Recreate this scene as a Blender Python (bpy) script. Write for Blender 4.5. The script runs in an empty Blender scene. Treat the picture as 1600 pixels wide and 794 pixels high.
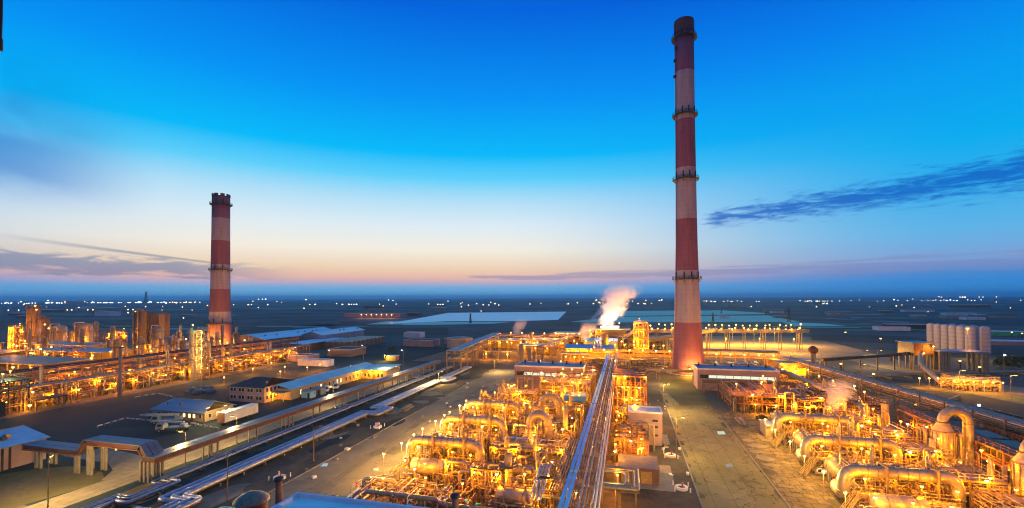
import bpy, math, random
from mathutils import Vector, Matrix
R = random.Random(7)
SC = bpy.context.scene
COL = SC.collection
rad = math.radians

# ---------------------------------------------------------------- camera
CAM_H, FPX = 39.0, 700.0
yaw, pit, rol = math.atan(180/700), math.atan(14/700), rad(-0.25)
fw = Vector((-math.sin(yaw)*math.cos(pit), math.cos(yaw)*math.cos(pit), math.sin(pit)))
rt = Vector((math.cos(yaw), math.sin(yaw), 0)); up = rt.cross(fw)
c_, s_ = math.cos(rol), math.sin(rol)
rt, up = rt*c_ + up*s_, up*c_ - rt*s_
cd = bpy.data.cameras.new('camera'); cam = bpy.data.objects.new('camera', cd); COL.objects.link(cam)
cd.sensor_width = 36; cd.lens = 36*FPX/1600; cd.shift_y = 54/1600
cd.clip_start = 0.1; cd.clip_end = 90000
m = Matrix((rt, up, -fw)).transposed().to_4x4(); m.translation = (0, 0, CAM_H)
cam.matrix_world = m
SC.camera = cam
def at(px, py, z=0.0):
    "point at height z seen in a direction of the photograph"
    d = fw + rt*((px-800)/FPX) + up*((451-py)/FPX)
    t = (z-CAM_H)/d.z
    return Vector((d.x*t, d.y*t, z))

# ---------------------------------------------------------------- sky
def lin(*c):
    return tuple(((v/255+0.055)/1.055)**2.4 if v > 10 else v/255/12.92 for v in c)
W = bpy.data.worlds.new("World"); SC.world = W; W.use_nodes = True
nt = W.node_tree; N = nt.nodes; L = nt.links; N.clear()
def nd(t, **k):
    n = N.new(t)
    for a, b in k.items(): setattr(n, a, b)
    return n
def mth(op, a, b=None, c=None, clamp=False):
    n = nd('ShaderNodeMath', operation=op, use_clamp=clamp)
    for i, v in enumerate((a, b, c)):
        if v is None: continue
        if isinstance(v, (int, float)): n.inputs[i].default_value = v
        else: L.new(v, n.inputs[i])
    return n.outputs[0]
def smooth(v, a, b):
    n = nd('ShaderNodeMapRange', interpolation_type='SMOOTHSTEP')
    L.new(v, n.inputs[0]); n.inputs[1].default_value = a; n.inputs[2].default_value = b
    return n.outputs[0]
def ramp(v, stops):
    n = nd('ShaderNodeValToRGB'); L.new(v, n.inputs[0]); e = n.color_ramp.elements
    for i, (p, col) in enumerate(stops):
        x = e[i] if i < 2 else e.new(p)
        x.position = p; x.color = lin(*col)+(1,)
    return n.outputs[0]
def mix(f, a, b):
    n = nd('ShaderNodeMix', data_type='RGBA')
    if isinstance(f, (int, float)): n.inputs[0].default_value = f
    else: L.new(f, n.inputs[0])
    for i, v in ((6, a), (7, b)):
        if isinstance(v, tuple): n.inputs[i].default_value = v+(1,)
        else: L.new(v, n.inputs[i])
    return n.outputs[2]
tc = nd('ShaderNodeTexCoord'); sep = nd('ShaderNodeSeparateXYZ'); L.new(tc.outputs['Generated'], sep.inputs[0])
X, Y, Z = sep.outputs
el = mth('MULTIPLY', mth('ARCSINE', Z), 180/math.pi)
az = mth('MULTIPLY', mth('ARCTAN2', X, Y), 180/math.pi)
SUN_AZ = -32.0
dz = mth('ABSOLUTE', mth('SUBTRACT', az, SUN_AZ))
dz = mth('MINIMUM', dz, mth('SUBTRACT', 360, dz))
t = mth('DIVIDE', el, 60.0, clamp=True)
def E_(*st): return [(e/60, c) for e, c in st]
warm = ramp(t, E_((0,(132,204,250)),(1.3,(132,196,240)),(1.75,(200,186,212)),(2.5,(255,196,168)),(3.7,(255,222,182)),(6,(255,246,228)),(9,(228,242,248)),(12,(184,228,250)),(14.8,(96,210,253)),(17.6,(0,188,252)),(24,(0,148,246)),(33,(0,100,222)),(42,(20,112,206)),(60,(70,136,196))))
side = ramp(t, E_((0,(60,156,232)),(1.4,(60,148,226)),(2.2,(84,146,216)),(3.4,(132,170,222)),(6,(98,184,236)),(10,(48,178,240)),(14,(0,174,242)),(20,(0,156,242)),(26,(0,126,236)),(33,(0,86,212)),(42,(20,110,202)),(60,(70,136,196))))
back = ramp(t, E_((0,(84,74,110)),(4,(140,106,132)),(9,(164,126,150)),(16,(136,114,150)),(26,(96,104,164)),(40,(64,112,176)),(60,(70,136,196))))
skyc = mix(smooth(dz, 14, 64), warm, side)
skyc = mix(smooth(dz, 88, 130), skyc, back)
# clouds, placed by compass bearing and elevation
uv = nd('ShaderNodeCombineXYZ'); L.new(az, uv.inputs[0]); L.new(el, uv.inputs[1])
def noise(sx, sy, det=6, rough=.6, off=0.0, rot=0.0):
    mp = nd('ShaderNodeMapping'); L.new(uv.outputs[0], mp.inputs[0])
    mp.inputs['Scale'].default_value = (sx, sy, 1); mp.inputs['Location'].default_value = (off, off*.7, off)
    mp.inputs['Rotation'].default_value = (0, 0, rad(rot))
    n = nd('ShaderNodeTexNoise'); L.new(mp.outputs[0], n.inputs[0])
    n.inputs['Scale'].default_value = 1; n.inputs['Detail'].default_value = det; n.inputs['Roughness'].default_value = rough
    n.inputs['Distortion'].default_value = .5
    return n.outputs[0]
def band(az0, az1, el0, el1, th0, th1):
    f = mth('DIVIDE', mth('SUBTRACT', az, az0), az1-az0)
    fc = mth('MAXIMUM', mth('MINIMUM', f, 1.6), 0.0)
    cen = mth('ADD', mth('MULTIPLY', fc, el1-el0), el0)
    th = mth('ADD', mth('MULTIPLY', fc, th1-th0), th0)
    d = mth('DIVIDE', mth('ABSOLUTE', mth('SUBTRACT', el, cen)), th)
    m_ = mth('SUBTRACT', 1.0, d, clamp=True)
    return mth('MULTIPLY', m_, smooth(f, -0.05, 0.10)), f
b1, f1 = band(8.0, 34.0, 8.9, 10.5, 1.9, 3.9)
n1 = noise(.34, 2.3, 9, .72, 3.1, 6)
cl1 = smooth(mth('MULTIPLY_ADD', b1, .50, mth('SUBTRACT', n1, .74)), -.02, .27)
cl1 = mth('MULTIPLY', cl1, smooth(b1, .02, .3))
skyc = mix(mth('MULTIPLY', cl1, .85), skyc, lin(2, 92, 196))
b2, f2 = band(-22.0, 30.0, 2.5, 3.1, .5, 1.3)
n2 = noise(.10, 2.2, 6, .6, 9.0)
cl2 = smooth(mth('MULTIPLY_ADD', b2, .40, mth('SUBTRACT', n2, .64)), 0, .2)
cl2 = mth('MULTIPLY', cl2, smooth(b2, .02, .4))
skyc = mix(mth('MULTIPLY', cl2, .55), skyc, lin(136, 140, 190))
b3, f3 = band(-66.0, -46.0, 3.3, 3.0, 1.6, 1.4)
n3 = noise(.20, 1.3, 6, .6, 21.0)
fade3 = mth('SUBTRACT', 1.0, smooth(az, -52, -38))
cl3 = mth('MULTIPLY', smooth(mth('MULTIPLY_ADD', b3, .45, mth('SUBTRACT', n3, .62)), 0, .2), fade3)
skyc = mix(mth('MULTIPLY', mth('MULTIPLY', cl3, smooth(b3, .02, .4)), .66), skyc, lin(96, 128, 172))
# smoke trail drifting from the far chimney and the dark smoke bank high on the left
b4, f4 = band(-47.0, -64.0, 3.7, 5.5, .16, .34)
cl4 = mth('MULTIPLY', smooth(b4, .1, .9), mth('SUBTRACT', 1.0, smooth(mth('ABSOLUTE', mth('SUBTRACT', f4, .34)), .1, .75)))
skyc = mix(mth('MULTIPLY', cl4, .62), skyc, lin(116, 136, 164))
n5 = noise(.08, .15, 5, .52, 46.0, 30)
w5 = mth('MULTIPLY', mth('SUBTRACT', 1.0, smooth(az, -64, -52)), mth('MULTIPLY', smooth(el, 7, 11), mth('SUBTRACT', 1.0, smooth(el, 15, 22))))
cl5 = mth('MULTIPLY', w5, smooth(n5, .18, .58))
skyc = mix(mth('MULTIPLY', cl5, .68), skyc, lin(0, 118, 206))
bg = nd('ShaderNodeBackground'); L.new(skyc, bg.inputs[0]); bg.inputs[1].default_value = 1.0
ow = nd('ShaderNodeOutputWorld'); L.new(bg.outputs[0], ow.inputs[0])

SC.view_settings.view_transform = 'Standard'; SC.view_settings.look = 'None'
SC.view_settings.exposure = 0.0; SC.view_settings.gamma = 1.0
SC.render.engine = 'CYCLES'
cy = SC.cycles
cy.max_bounces = 10; cy.diffuse_bounces = 3; cy.glossy_bounces = 3; cy.volume_bounces = 10; cy.transmission_bounces = 2
cy.caustics_reflective = False; cy.caustics_refractive = False
cy.sample_clamp_indirect = 4.0
cy.use_denoising = True; cy.filter_width = 1.15

# ---------------------------------------------------------------- materials
def mat(name, c1, c2=None, scale=1.0, rough=.6, metal=0.0, bump=0.0, stretch=(1,1,1), coord='Object', spec=.4, rr=.12, det=5):
    mt = bpy.data.materials.new(name); mt.use_nodes = True
    n = mt.node_tree.nodes; l = mt.node_tree.links
    b = n['Principled BSDF']; b.inputs['Roughness'].default_value = rough; b.inputs['Metallic'].default_value = metal
    b.inputs['Specular IOR Level'].default_value = spec
    c2 = c2 or tuple(v*.72 for v in c1)
    t_ = n.new('ShaderNodeTexCoord'); mp = n.new('ShaderNodeMapping'); l.new(t_.outputs[coord], mp.inputs[0])
    mp.inputs['Scale'].default_value = stretch
    ns = n.new('ShaderNodeTexNoise'); l.new(mp.outputs[0], ns.inputs[0]); ns.inputs['Scale'].default_value = scale
    ns.inputs['Detail'].default_value = det; ns.inputs['Roughness'].default_value = .62
    cr = n.new('ShaderNodeValToRGB'); l.new(ns.outputs[0], cr.inputs[0]); e = cr.color_ramp.elements
    e[0].position = .36; e[1].position = .66; e[0].color = tuple(c2)+(1,); e[1].color = tuple(c1)+(1,)
    l.new(cr.outputs[0], b.inputs['Base Color'])
    mr = n.new('ShaderNodeMapRange'); l.new(ns.outputs[0], mr.inputs[0]); mr.inputs[3].default_value = max(.04, rough-rr); mr.inputs[4].default_value = min(1, rough+rr)
    l.new(mr.outputs[0], b.inputs['Roughness'])
    if bump:
        bp = n.new('ShaderNodeBump'); bp.inputs['Strength'].default_value = bump; bp.inputs['Distance'].default_value = .15
        l.new(ns.outputs[0], bp.inputs['Height']); l.new(bp.outputs[0], b.inputs['Normal'])
    return mt
def emis(name, c, s, light=False):
    mt = bpy.data.materials.new(name); mt.use_nodes = True
    n = mt.node_tree.nodes; l = mt.node_tree.links
    n.remove(n['Principled BSDF']); e = n.new('ShaderNodeEmission'); e.inputs[0].default_value = tuple(c)+(1,); e.inputs[1].default_value = s
    l.new(e.outputs[0], n['Material Output'].inputs[0])
    mt.cycles.emission_sampling = 'FRONT' if light else 'NONE'
    return mt
def ground(name, c1, c2, c3, s1, s2, rough=.9, bump=.3, joint=None):
    "three tints blended by a coarse and a fine noise; joint = slab size for paving joints"
    mt = bpy.data.materials.new(name); mt.use_nodes = True
    n = mt.node_tree.nodes; l = mt.node_tree.links
    b = n['Principled BSDF']; b.inputs['Roughness'].default_value = rough; b.inputs['Specular IOR Level'].default_value = .2
    t_ = n.new('ShaderNodeTexCoord')
    def nz(s, det):
        q = n.new('ShaderNodeTexNoise'); l.new(t_.outputs['Object'], q.inputs[0]); q.inputs['Scale'].default_value = s
        q.inputs['Detail'].default_value = det; q.inputs['Roughness'].default_value = .65; q.inputs['Distortion'].default_value = .4
        return q.outputs[0]
    a, f = nz(s1, 6), nz(s2, 5)
    cr = n.new('ShaderNodeValToRGB'); l.new(a, cr.inputs[0]); e = cr.color_ramp.elements
    e[0].position = .38; e[1].position = .62; e[0].color = c1+(1,); e[1].color = c2+(1,)
    fr = n.new('ShaderNodeMapRange'); l.new(f, fr.inputs[0]); fr.inputs[1].default_value = .45; fr.inputs[2].default_value = .7
    mx = n.new('ShaderNodeMix'); mx.data_type = 'RGBA'; l.new(fr.outputs[0], mx.inputs[0]); l.new(cr.outputs[0], mx.inputs[6]); mx.inputs[7].default_value = c3+(1,)
    col = mx.outputs[2]; h = f
    if joint:
        br = n.new('ShaderNodeTexBrick'); l.new(t_.outputs['Object'], br.inputs[0]); br.inputs['Scale'].default_value = 1
        br.inputs['Brick Width'].default_value = joint[0]; br.inputs['Row Height'].default_value = joint[1]; br.inputs['Mortar Size'].default_value = .11; br.inputs['Mortar Smooth'].default_value = .4
        br.offset = 0.0 if len(joint) < 3 else joint[2]
        br.inputs['Color1'].default_value = (1,1,1,1); br.inputs['Color2'].default_value = (.66,.64,.60,1); br.inputs['Mortar'].default_value = (.17,.16,.13,1)
        br.inputs['Bias'].default_value = -.1
        m2 = n.new('ShaderNodeMix'); m2.data_type = 'RGBA'; m2.blend_type = 'MULTIPLY'; m2.inputs[0].default_value = .85 if len(joint) > 2 else .42
        l.new(col, m2.inputs[6]); l.new(br.outputs[0], m2.inputs[7]); col = m2.outputs[2]
        vo = n.new('ShaderNodeTexVoronoi'); vo.feature = 'DISTANCE_TO_EDGE'; vo.inputs['Scale'].default_value = .13
        nn = n.new('ShaderNodeMix'); nn.data_type = 'VECTOR'; nn.inputs[0].default_value = .55
        q = n.new('ShaderNodeTexNoise'); l.new(t_.outputs['Object'], q.inputs[0]); q.inputs['Scale'].default_value = .3; q.inputs['Detail'].default_value = 4
        sc_ = n.new('ShaderNodeVectorMath'); sc_.operation = 'SCALE'; l.new(q.outputs['Color'], sc_.inputs[0]); sc_.inputs[3].default_value = 9
        ad = n.new('ShaderNodeVectorMath'); ad.operation = 'ADD'; l.new(t_.outputs['Object'], ad.inputs[0]); l.new(sc_.outputs[0], ad.inputs[1])
        l.new(ad.outputs[0], vo.inputs['Vector'])
        ck = n.new('ShaderNodeMapRange'); l.new(vo.outputs['Distance'], ck.inputs[0]); ck.inputs[1].default_value = .004; ck.inputs[2].default_value = .018; ck.inputs[3].default_value = .35; ck.inputs[4].default_value = 1
        m3 = n.new('ShaderNodeMix'); m3.data_type = 'RGBA'; m3.blend_type = 'MULTIPLY'; m3.inputs[0].default_value = 1
        l.new(col, m3.inputs[6]); l.new(ck.outputs[0], m3.inputs[7]); col = m3.outputs[2]
    l.new(col, b.inputs['Base Color'])
    bp = n.new('ShaderNodeBump'); bp.inputs['Strength'].default_value = bump; bp.inputs['Distance'].default_value = .2
    l.new(h, bp.inputs['Height']); l.new(bp.outputs[0], b.inputs['Normal'])
    return mt
M = {}
M['jacket'] = mat('jacket', (.42,.335,.235), (.28,.215,.145), 1.6, .40, .35, .05)
M['jacket2'] = mat('jacket2', (.29,.225,.155), (.16,.12,.085), 2.2, .5, .35, .06)
M['steel'] = mat('steel', (.27,.185,.10), (.14,.09,.05), 1.4, .6, .1)
M['yellow'] = mat('yellow', (.42,.30,.12), (.28,.19,.08), 1.2, .55)
M['rust'] = mat('rust', (.26,.11,.06), (.13,.05,.03), .9, .75)
M['brown'] = mat('brown', (.115,.040,.032), (.06,.022,.020), .6, .6)
M['dark'] = mat('dark', (.035,.032,.034), (.018,.016,.018), 1, .6)
M['blue'] = mat('blue', (.22,.45,.66), (.15,.34,.54), .5, .5)
M['bluepipe'] = mat('bluepipe', (.10,.44,.85), (.07,.34,.70), .5, .45)
M['white'] = mat('white', (.74,.72,.70), (.58,.55,.52), .35, .6)
M['pinkwall'] = mat('pinkwall', (.42,.27,.25), (.32,.20,.19), .22, .85)
M['brickwall'] = mat('brickwall', (.20,.12,.09), (.14,.08,.06), .5, .9)
M['lilac'] = mat('lilac', (.80,.72,.76), (.66,.60,.66), .6, .6)
M['silowall'] = mat('silowall', (.52,.47,.49), (.38,.34,.36), .35, .8, stretch=(1,1,.15))
M['roofgrey'] = mat('roofgrey', (.16,.14,.17), (.10,.09,.11), .5, .8)
M['cream'] = mat('cream', (.44,.33,.22), (.31,.23,.15), .3, .8)
M['rackpipe'] = mat('rackpipe', (.17,.18,.24), (.10,.10,.14), .9, .5, .3)
M['trestleroof'] = mat('trestleroof', (.10,.14,.22), (.06,.09,.15), .2, .5, .1, stretch=(1,.1,1))
M['roofcyan'] = mat('roofcyan', (.50,.86,.92), (.38,.72,.82), .12, .6, stretch=(1,.12,1))
M['towerclad'] = mat('towerclad', (.30,.175,.095), (.18,.10,.055), .35, .6, .1, stretch=(1,1,.2))
M['galv'] = mat('galv', (.40,.41,.46), (.28,.29,.34), 1.1, .38, .5, .05)
M['concrete'] = mat('concrete', (.27,.235,.20), (.17,.145,.12), .4, .85, bump=.1)
M['roofmetal'] = mat('roofmetal', (.20,.27,.36), (.13,.18,.26), .14, .5, .1, stretch=(.25,3,1))
M['roofblue'] = mat('roofblue', (.26,.56,.66), (.19,.46,.57), .1, .6, stretch=(.2,2,1))
M['roofdark'] = mat('roofdark', (.055,.045,.050), (.03,.025,.03), .3, .8)
M['bitumen'] = mat('bitumen', (.60,.96,.94), (.34,.80,.86), .5, .7, stretch=(.35,1.7,1), rr=.2)
M['green'] = mat('green', (.03,.42,.22), (.02,.30,.16), .4, .5)
M['redpaint'] = mat('redpaint', (.55,.06,.05), None, 1, .5)
M['glassdark'] = mat('glassdark', (.03,.04,.05), None, 1, .15)
M['pane'] = emis('pane', (1,.72,.34), 2.2)
M['panewhite'] = emis('panewhite', (.95,1,.72), .95)
M['trucksteel'] = mat('trucksteel', (.34,.38,.44), (.22,.26,.32), .8, .4)
M['rubber'] = mat('rubber', (.02,.02,.02), None, 1, .8)
M['vanwhite'] = mat('vanwhite', (.78,.78,.76), (.7,.7,.69), .4, .3)
M['truckblue'] = mat('truckblue', (.22,.30,.40), (.12,.16,.22), .8, .5)
M['bulb'] = emis('bulb', (1,.56,.12), 7)
M['bulbpale'] = emis('bulbpale', (1,.78,.42), 9)
M['bulbwhite'] = emis('bulbwhite', (.88,.95,1), 14)
M['bulbgreen'] = emis('bulbgreen', (.2,1,.35), 5)
M['bulbfar'] = emis('bulbfar', (1,.62,.28), 8)
M['bulbfarwhite'] = emis('bulbfarwhite', (.90,.93,1), 6)
SODIUM = (1, .325, .0); WARM = (1, .62, .18); COOL = (.85, .92, 1)

# ---------------------------------------------------------------- mesh helpers
def frame_of(d):
    d = d.normalized(); a = Vector((0,0,1)) if abs(d.z) < .95 else Vector((1,0,0))
    u = d.cross(a).normalized(); return u, d.cross(u).normalized()
class MB:
    def __init__(s): s.v = []; s.f = []; s.sm = []
    def add(s, vs, fs, sm=False):
        o = len(s.v); s.v += [tuple(p) for p in vs]
        for q in fs: s.f.append(tuple(o+i for i in q)); s.sm.append(sm)
        return s
    def bx(s, x0, y0, z0, x1, y1, z1):
        v = [(x,y,z) for z in (z0,z1) for y in (y0,y1) for x in (x0,x1)]
        return s.add(v, [(0,2,3,1),(4,5,7,6),(0,1,5,4),(2,6,7,3),(0,4,6,2),(1,3,7,5)])
    def box(s, cx, cy_, cz, sx, sy, sz, rz=0):
        c, n = math.cos(rz), math.sin(rz); v = []
        for z in (-.5,.5):
            for y in (-.5,.5):
                for x in (-.5,.5):
                    X_, Y_ = x*sx, y*sy
                    v.append((cx+X_*c-Y_*n, cy_+X_*n+Y_*c, cz+z*sz))
        return s.add(v, [(0,2,3,1),(4,5,7,6),(0,1,5,4),(2,6,7,3),(0,4,6,2),(1,3,7,5)])
    def beam(s, p, q, w=.15, h=None):
        p, q = Vector(p), Vector(q); h = h or w
        u, v = frame_of(q-p); u = u*w/2; v = v*h/2
        r = [p+u+v,p+u-v,p-u-v,p-u+v]; t_ = [q+u+v,q+u-v,q-u-v,q-u+v]
        return s.add(r+t_, [(0,1,2,3),(7,6,5,4),(0,4,5,1),(1,5,6,2),(2,6,7,3),(3,7,4,0)])
    def tube(s, pts, r, n=8, caps=True):
        pts = [Vector(p) for p in pts]; k = len(pts); rings = []
        d0 = (pts[1]-pts[0]).normalized(); u, w = frame_of(d0)
        for i, p in enumerate(pts):
            a = (pts[i]-pts[i-1]).normalized() if i else d0
            b = (pts[i+1]-pts[i]).normalized() if i < k-1 else a
            tg = (a+b); tg = tg.normalized() if tg.length > 1e-6 else a
            if i:
                u = (u - tg*u.dot(tg)); u = u.normalized() if u.length > 1e-6 else frame_of(tg)[0]
            w = tg.cross(u)
            rr = r[i] if isinstance(r, (list, tuple)) else r
            rings.append([p + (u*math.cos(2*math.pi*j/n)+w*math.sin(2*math.pi*j/n))*rr for j in range(n)])
        v = [q for g in rings for q in g]
        f = [(i*n+j, i*n+(j+1)%n, (i+1)*n+(j+1)%n, (i+1)*n+j) for i in range(k-1) for j in range(n)]
        s.add(v, f, True)
        if caps: s.add(rings[0], [tuple(range(n-1,-1,-1))]); s.add(rings[-1], [tuple(range(n))])
        return s
    def cyl(s, p, q, r, n=12, r1=None): return s.tube([p,q], [r, r if r1 is None else r1], n)
    def lathe(s, c, prof, n=24, axis=(0,0,1), sm=True):
        a = Vector(axis).normalized(); u, w = frame_of(a); c = Vector(c)
        v = [c + a*z + (u*math.cos(2*math.pi*j/n)+w*math.sin(2*math.pi*j/n))*max(r, .001) for r, z in prof for j in range(n)]
        f = [(i*n+j, i*n+(j+1)%n, (i+1)*n+(j+1)%n, (i+1)*n+j) for i in range(len(prof)-1) for j in range(n)]
        return s.add(v, f, sm)
    def ring(s, c, r0, r1, z0, z1, n=28):
        return s.lathe(c, [(r0,z0),(r1,z0),(r1,z1),(r0,z1),(r0,z0)], n, sm=False)
    def sph(s, c, r, n=8, squash=1.0):
        return s.lathe(c, [(r*math.sin(math.pi*i/n), -r*squash*math.cos(math.pi*i/n)) for i in range(n+1)], n+2)
    def prism(s, poly, z0, z1):
        k = len(poly); v = [(x,y,z0) for x,y in poly]+[(x,y,z1) for x,y in poly]
        s.add(v, [tuple(range(k-1,-1,-1)), tuple(range(k,2*k))]+[(i,(i+1)%k,k+(i+1)%k,k+i) for i in range(k)]); return s
    def flat(s, poly, z): s.add([(x,y,z) for x,y in poly], [tuple(range(len(poly)))]); return s
    def rail(s, pts, h=1.1, every=1.6, w=.07, closed=False):
        pts = [Vector(p) for p in pts]
        if closed: pts = pts+[pts[0]]
        for p, q in zip(pts, pts[1:]):
            for k in (h, h*.5): s.beam(p+Vector((0,0,k)), q+Vector((0,0,k)), w)
            n = max(1, int((q-p).length/every))
            for i in range(n+1):
                a = p.lerp(q, i/n); s.beam(a, a+Vector((0,0,h)), w)
        return s
    def make(s, name, material, parent=None, **k):
        me = bpy.data.meshes.new(name)
        off = ROOT.get(parent.name, Vector()) if parent else Vector()
        me.from_pydata([(p[0]-off.x, p[1]-off.y, p[2]-off.z) for p in s.v], [], s.f)
        me.polygons.foreach_set('use_smooth', s.sm); me.update()
        me.materials.append(M[material] if isinstance(material, str) else material)
        o = bpy.data.objects.new(name, me); COL.objects.link(o)
        if parent: o.parent = parent; ROOT[o.name] = off
        if k: tag(o, **k)
        return o
ROOT = {}
def tag(o, label=None, cat=None, group=None, kind=None):
    if label: o['label'] = label
    if cat: o['category'] = cat
    if group: o['group'] = group
    if kind: o['kind'] = kind
    return o
def T(name, label, cat, loc=(0,0,0), group=None):
    o = bpy.data.objects.new(name, None); COL.objects.link(o); o.empty_display_size = .5
    o.location = loc; ROOT[o.name] = Vector(loc); tag(o, label, cat, group); return o
def dup(o, parent=None):
    c = o.copy(); COL.objects.link(c)
    if parent: c.parent = parent
    for ch in list(KIDS.get(o.name, o.children)): dup(ch, c)
    return c
KIDS = {}
def fil(pts, r, n=5):
    "round the corners of a polyline"
    pts = [Vector(p) for p in pts]; out = [pts[0]]
    for a, b, c in zip(pts, pts[1:], pts[2:]):
        d1, d2 = (a-b), (c-b); rr = min(r, d1.length*.49, d2.length*.49)
        p, q = b+d1.normalized()*rr, b+d2.normalized()*rr
        for i in range(n+1):
            k = i/n; out.append(p.lerp(b, k).lerp(b.lerp(q, k), k))
    return out+[pts[-1]]

def struct(name, poly, z, material):
    o = MB().flat(poly, z).make(name, material); o['kind'] = 'structure'; return o

# ---------------------------------------------------------------- ground and sheets
M['steppe'] = ground('steppe', (.016,.036,.048), (.16,.105,.115), (.05,.085,.07), .0045, .05, .95, .2)
M['asphalt'] = ground('asphalt', (.17,.135,.09), (.28,.225,.14), (.20,.165,.11), .05, .5, .9, .15)
M['slab'] = ground('slab', (.14,.115,.05), (.31,.25,.11), (.20,.185,.075), .045, .45, .85, .15, joint=(3.9,26))
M['paver'] = ground('paver', (.13,.10,.055), (.25,.185,.10), (.085,.07,.04), .12, .6, .9, .3, joint=(3.3,2.1,.5))
M['unitslab'] = ground('unitslab', (.10,.072,.045), (.18,.13,.075), (.06,.045,.03), .1, .6, .85, .15)
M['soil'] = ground('soil', (.040,.034,.034), (.12,.092,.062), (.06,.055,.045), .06, .7, .95, .5)
M['grass'] = ground('grass', (.06,.066,.024), (.15,.12,.055), (.10,.08,.042), .07, .9, .95, .5)
M['darkgrass'] = ground('darkgrass', (.010,.024,.034), (.024,.036,.042), (.016,.028,.034), .03, .5, .95, .3)
M['dirtroad'] = ground('dirtroad', (.17,.145,.105), (.25,.21,.15), (.14,.12,.085), .09, .7, .95, .3)
M['sand'] = ground('sand', (.20,.16,.10), (.29,.235,.15), (.16,.13,.09), .02, .3, .95, .2)
M['track'] = ground('track', (.05,.035,.035), (.075,.052,.05), (.04,.03,.03), .02, .3, .95, .2)
M['pale'] = ground('pale', (.26,.22,.22), (.36,.32,.31), (.16,.14,.14), .01, .1, .95, .1)
M['field'] = ground('field', (.06,.16,.09), (.12,.22,.13), (.09,.13,.09), .02, .2, .95, .1)
M['pondblue'] = mat('pondblue', (.50,.92,.88), (.40,.84,.84), .008, .38, 0, stretch=(.3,1,1), spec=.24, rr=.05)
M['pondblue'].node_tree.nodes['Principled BSDF'].inputs['Specular Tint'].default_value = (.5,.95,1,1)
M['pondgreen'] = mat('pondgreen', (.36,.74,.50), (.26,.60,.42), .008, .6, 0, stretch=(.3,1,1), spec=.12)

g = 42000
nseg = 24
gm = MB(); gv = [(-g+2*g*i/nseg, -g+2*g*j/nseg, 0) for j in range(nseg+1) for i in range(nseg+1)]
gm.add(gv, [(j*(nseg+1)+i, j*(nseg+1)+i+1, (j+1)*(nseg+1)+i+1, (j+1)*(nseg+1)+i) for j in range(nseg) for i in range(nseg)])
go = gm.make('ground', 'steppe'); go['kind'] = 'structure'
def P2(*ps): return [tuple(at(x, y))[:2] for x, y in ps]
def rect(x0, y0, x1, y1): return [(x0,y0),(x1,y0),(x1,y1),(x0,y1)]
struct('yard_left', rect(-198, 60, -99, 330), .004, 'darkgrass')
struct('verge', rect(-99, 40, -70, 300), .004, 'soil')
struct('paved_yard', [(-70,40),(-55,40),(-52,80),(-50,150),(-46,170),(-46,235),(-72,235),(-70,150)], .008, 'asphalt')
struct('lawn_left', P2((0,794),(0,742),(58,732),(130,728),(160,738),(165,752),(0,800)), .008, 'grass')
struct('dirt_road', [(-104,40),(-102.5,66),(-102.2,110),(-102.4,170),(-102,228),(-108.6,228),(-108.4,160),(-108.8,100),(-109.4,70),(-111,40)], .010, 'dirtroad')
struct('dirt_track', [(-137,88),(-124,87),(-114,85),(-108,92),(-107,74),(-110,72),(-114,77),(-120,80),(-137,81)], .014, 'dirtroad')
struct('unit_paving_left', rect(-52, 76, -13, 172), .012, 'unitslab')
struct('verge_centre', rect(-13, 40, 13.3, 232), .008, 'soil')
struct('unit_paving_centre', rect(-13, 56, -1.5, 240), .014, 'unitslab')
struct('concrete_road', rect(13.3, 55, 28.6, 197), .010, 'slab')
struct('apron', rect(28.6, 55, 40, 165), .007, 'paver')
struct('unit_paving_right', rect(40, 60, 110, 205), .009, 'unitslab')
struct('lawn_chimney', P2((1028,582),(1082,578),(1095,632),(1062,632),(1030,603)), .012, 'grass')
struct('lawn_mid', P2((1052,606),(1090,604),(1112,634),(1062,634)), .016, 'grass')
struct('refinery_paving', rect(-480, 95, -203, 300), .006, 'unitslab')
struct('sand_yard', P2((1000,549),(1000,524),(1262,526),(1350,548),(1300,562),(1100,556)), .006, 'sand')
struct('mid_paving', rect(-130, 255, 30, 470), .005, 'unitslab')
struct('gravel_track_right', P2((1295,556),(1350,549),(1450,574),(1560,600),(1600,606),(1600,618),(1470,596)), .008, 'dirtroad')
struct('lawn_right', P2((1345,585),(1460,600),(1600,622),(1600,664),(1480,655),(1380,612)), .006, 'darkgrass')
struct('gravel_shoulder', P2((1370,600),(1440,598),(1540,606),(1600,622),(1600,632),(1520,616),(1400,606)), .012, 'grass')
struct('field_right', P2((1240,590),(1345,585),(1500,640),(1600,668),(1600,720),(1500,680)), .004, 'darkgrass')
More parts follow.
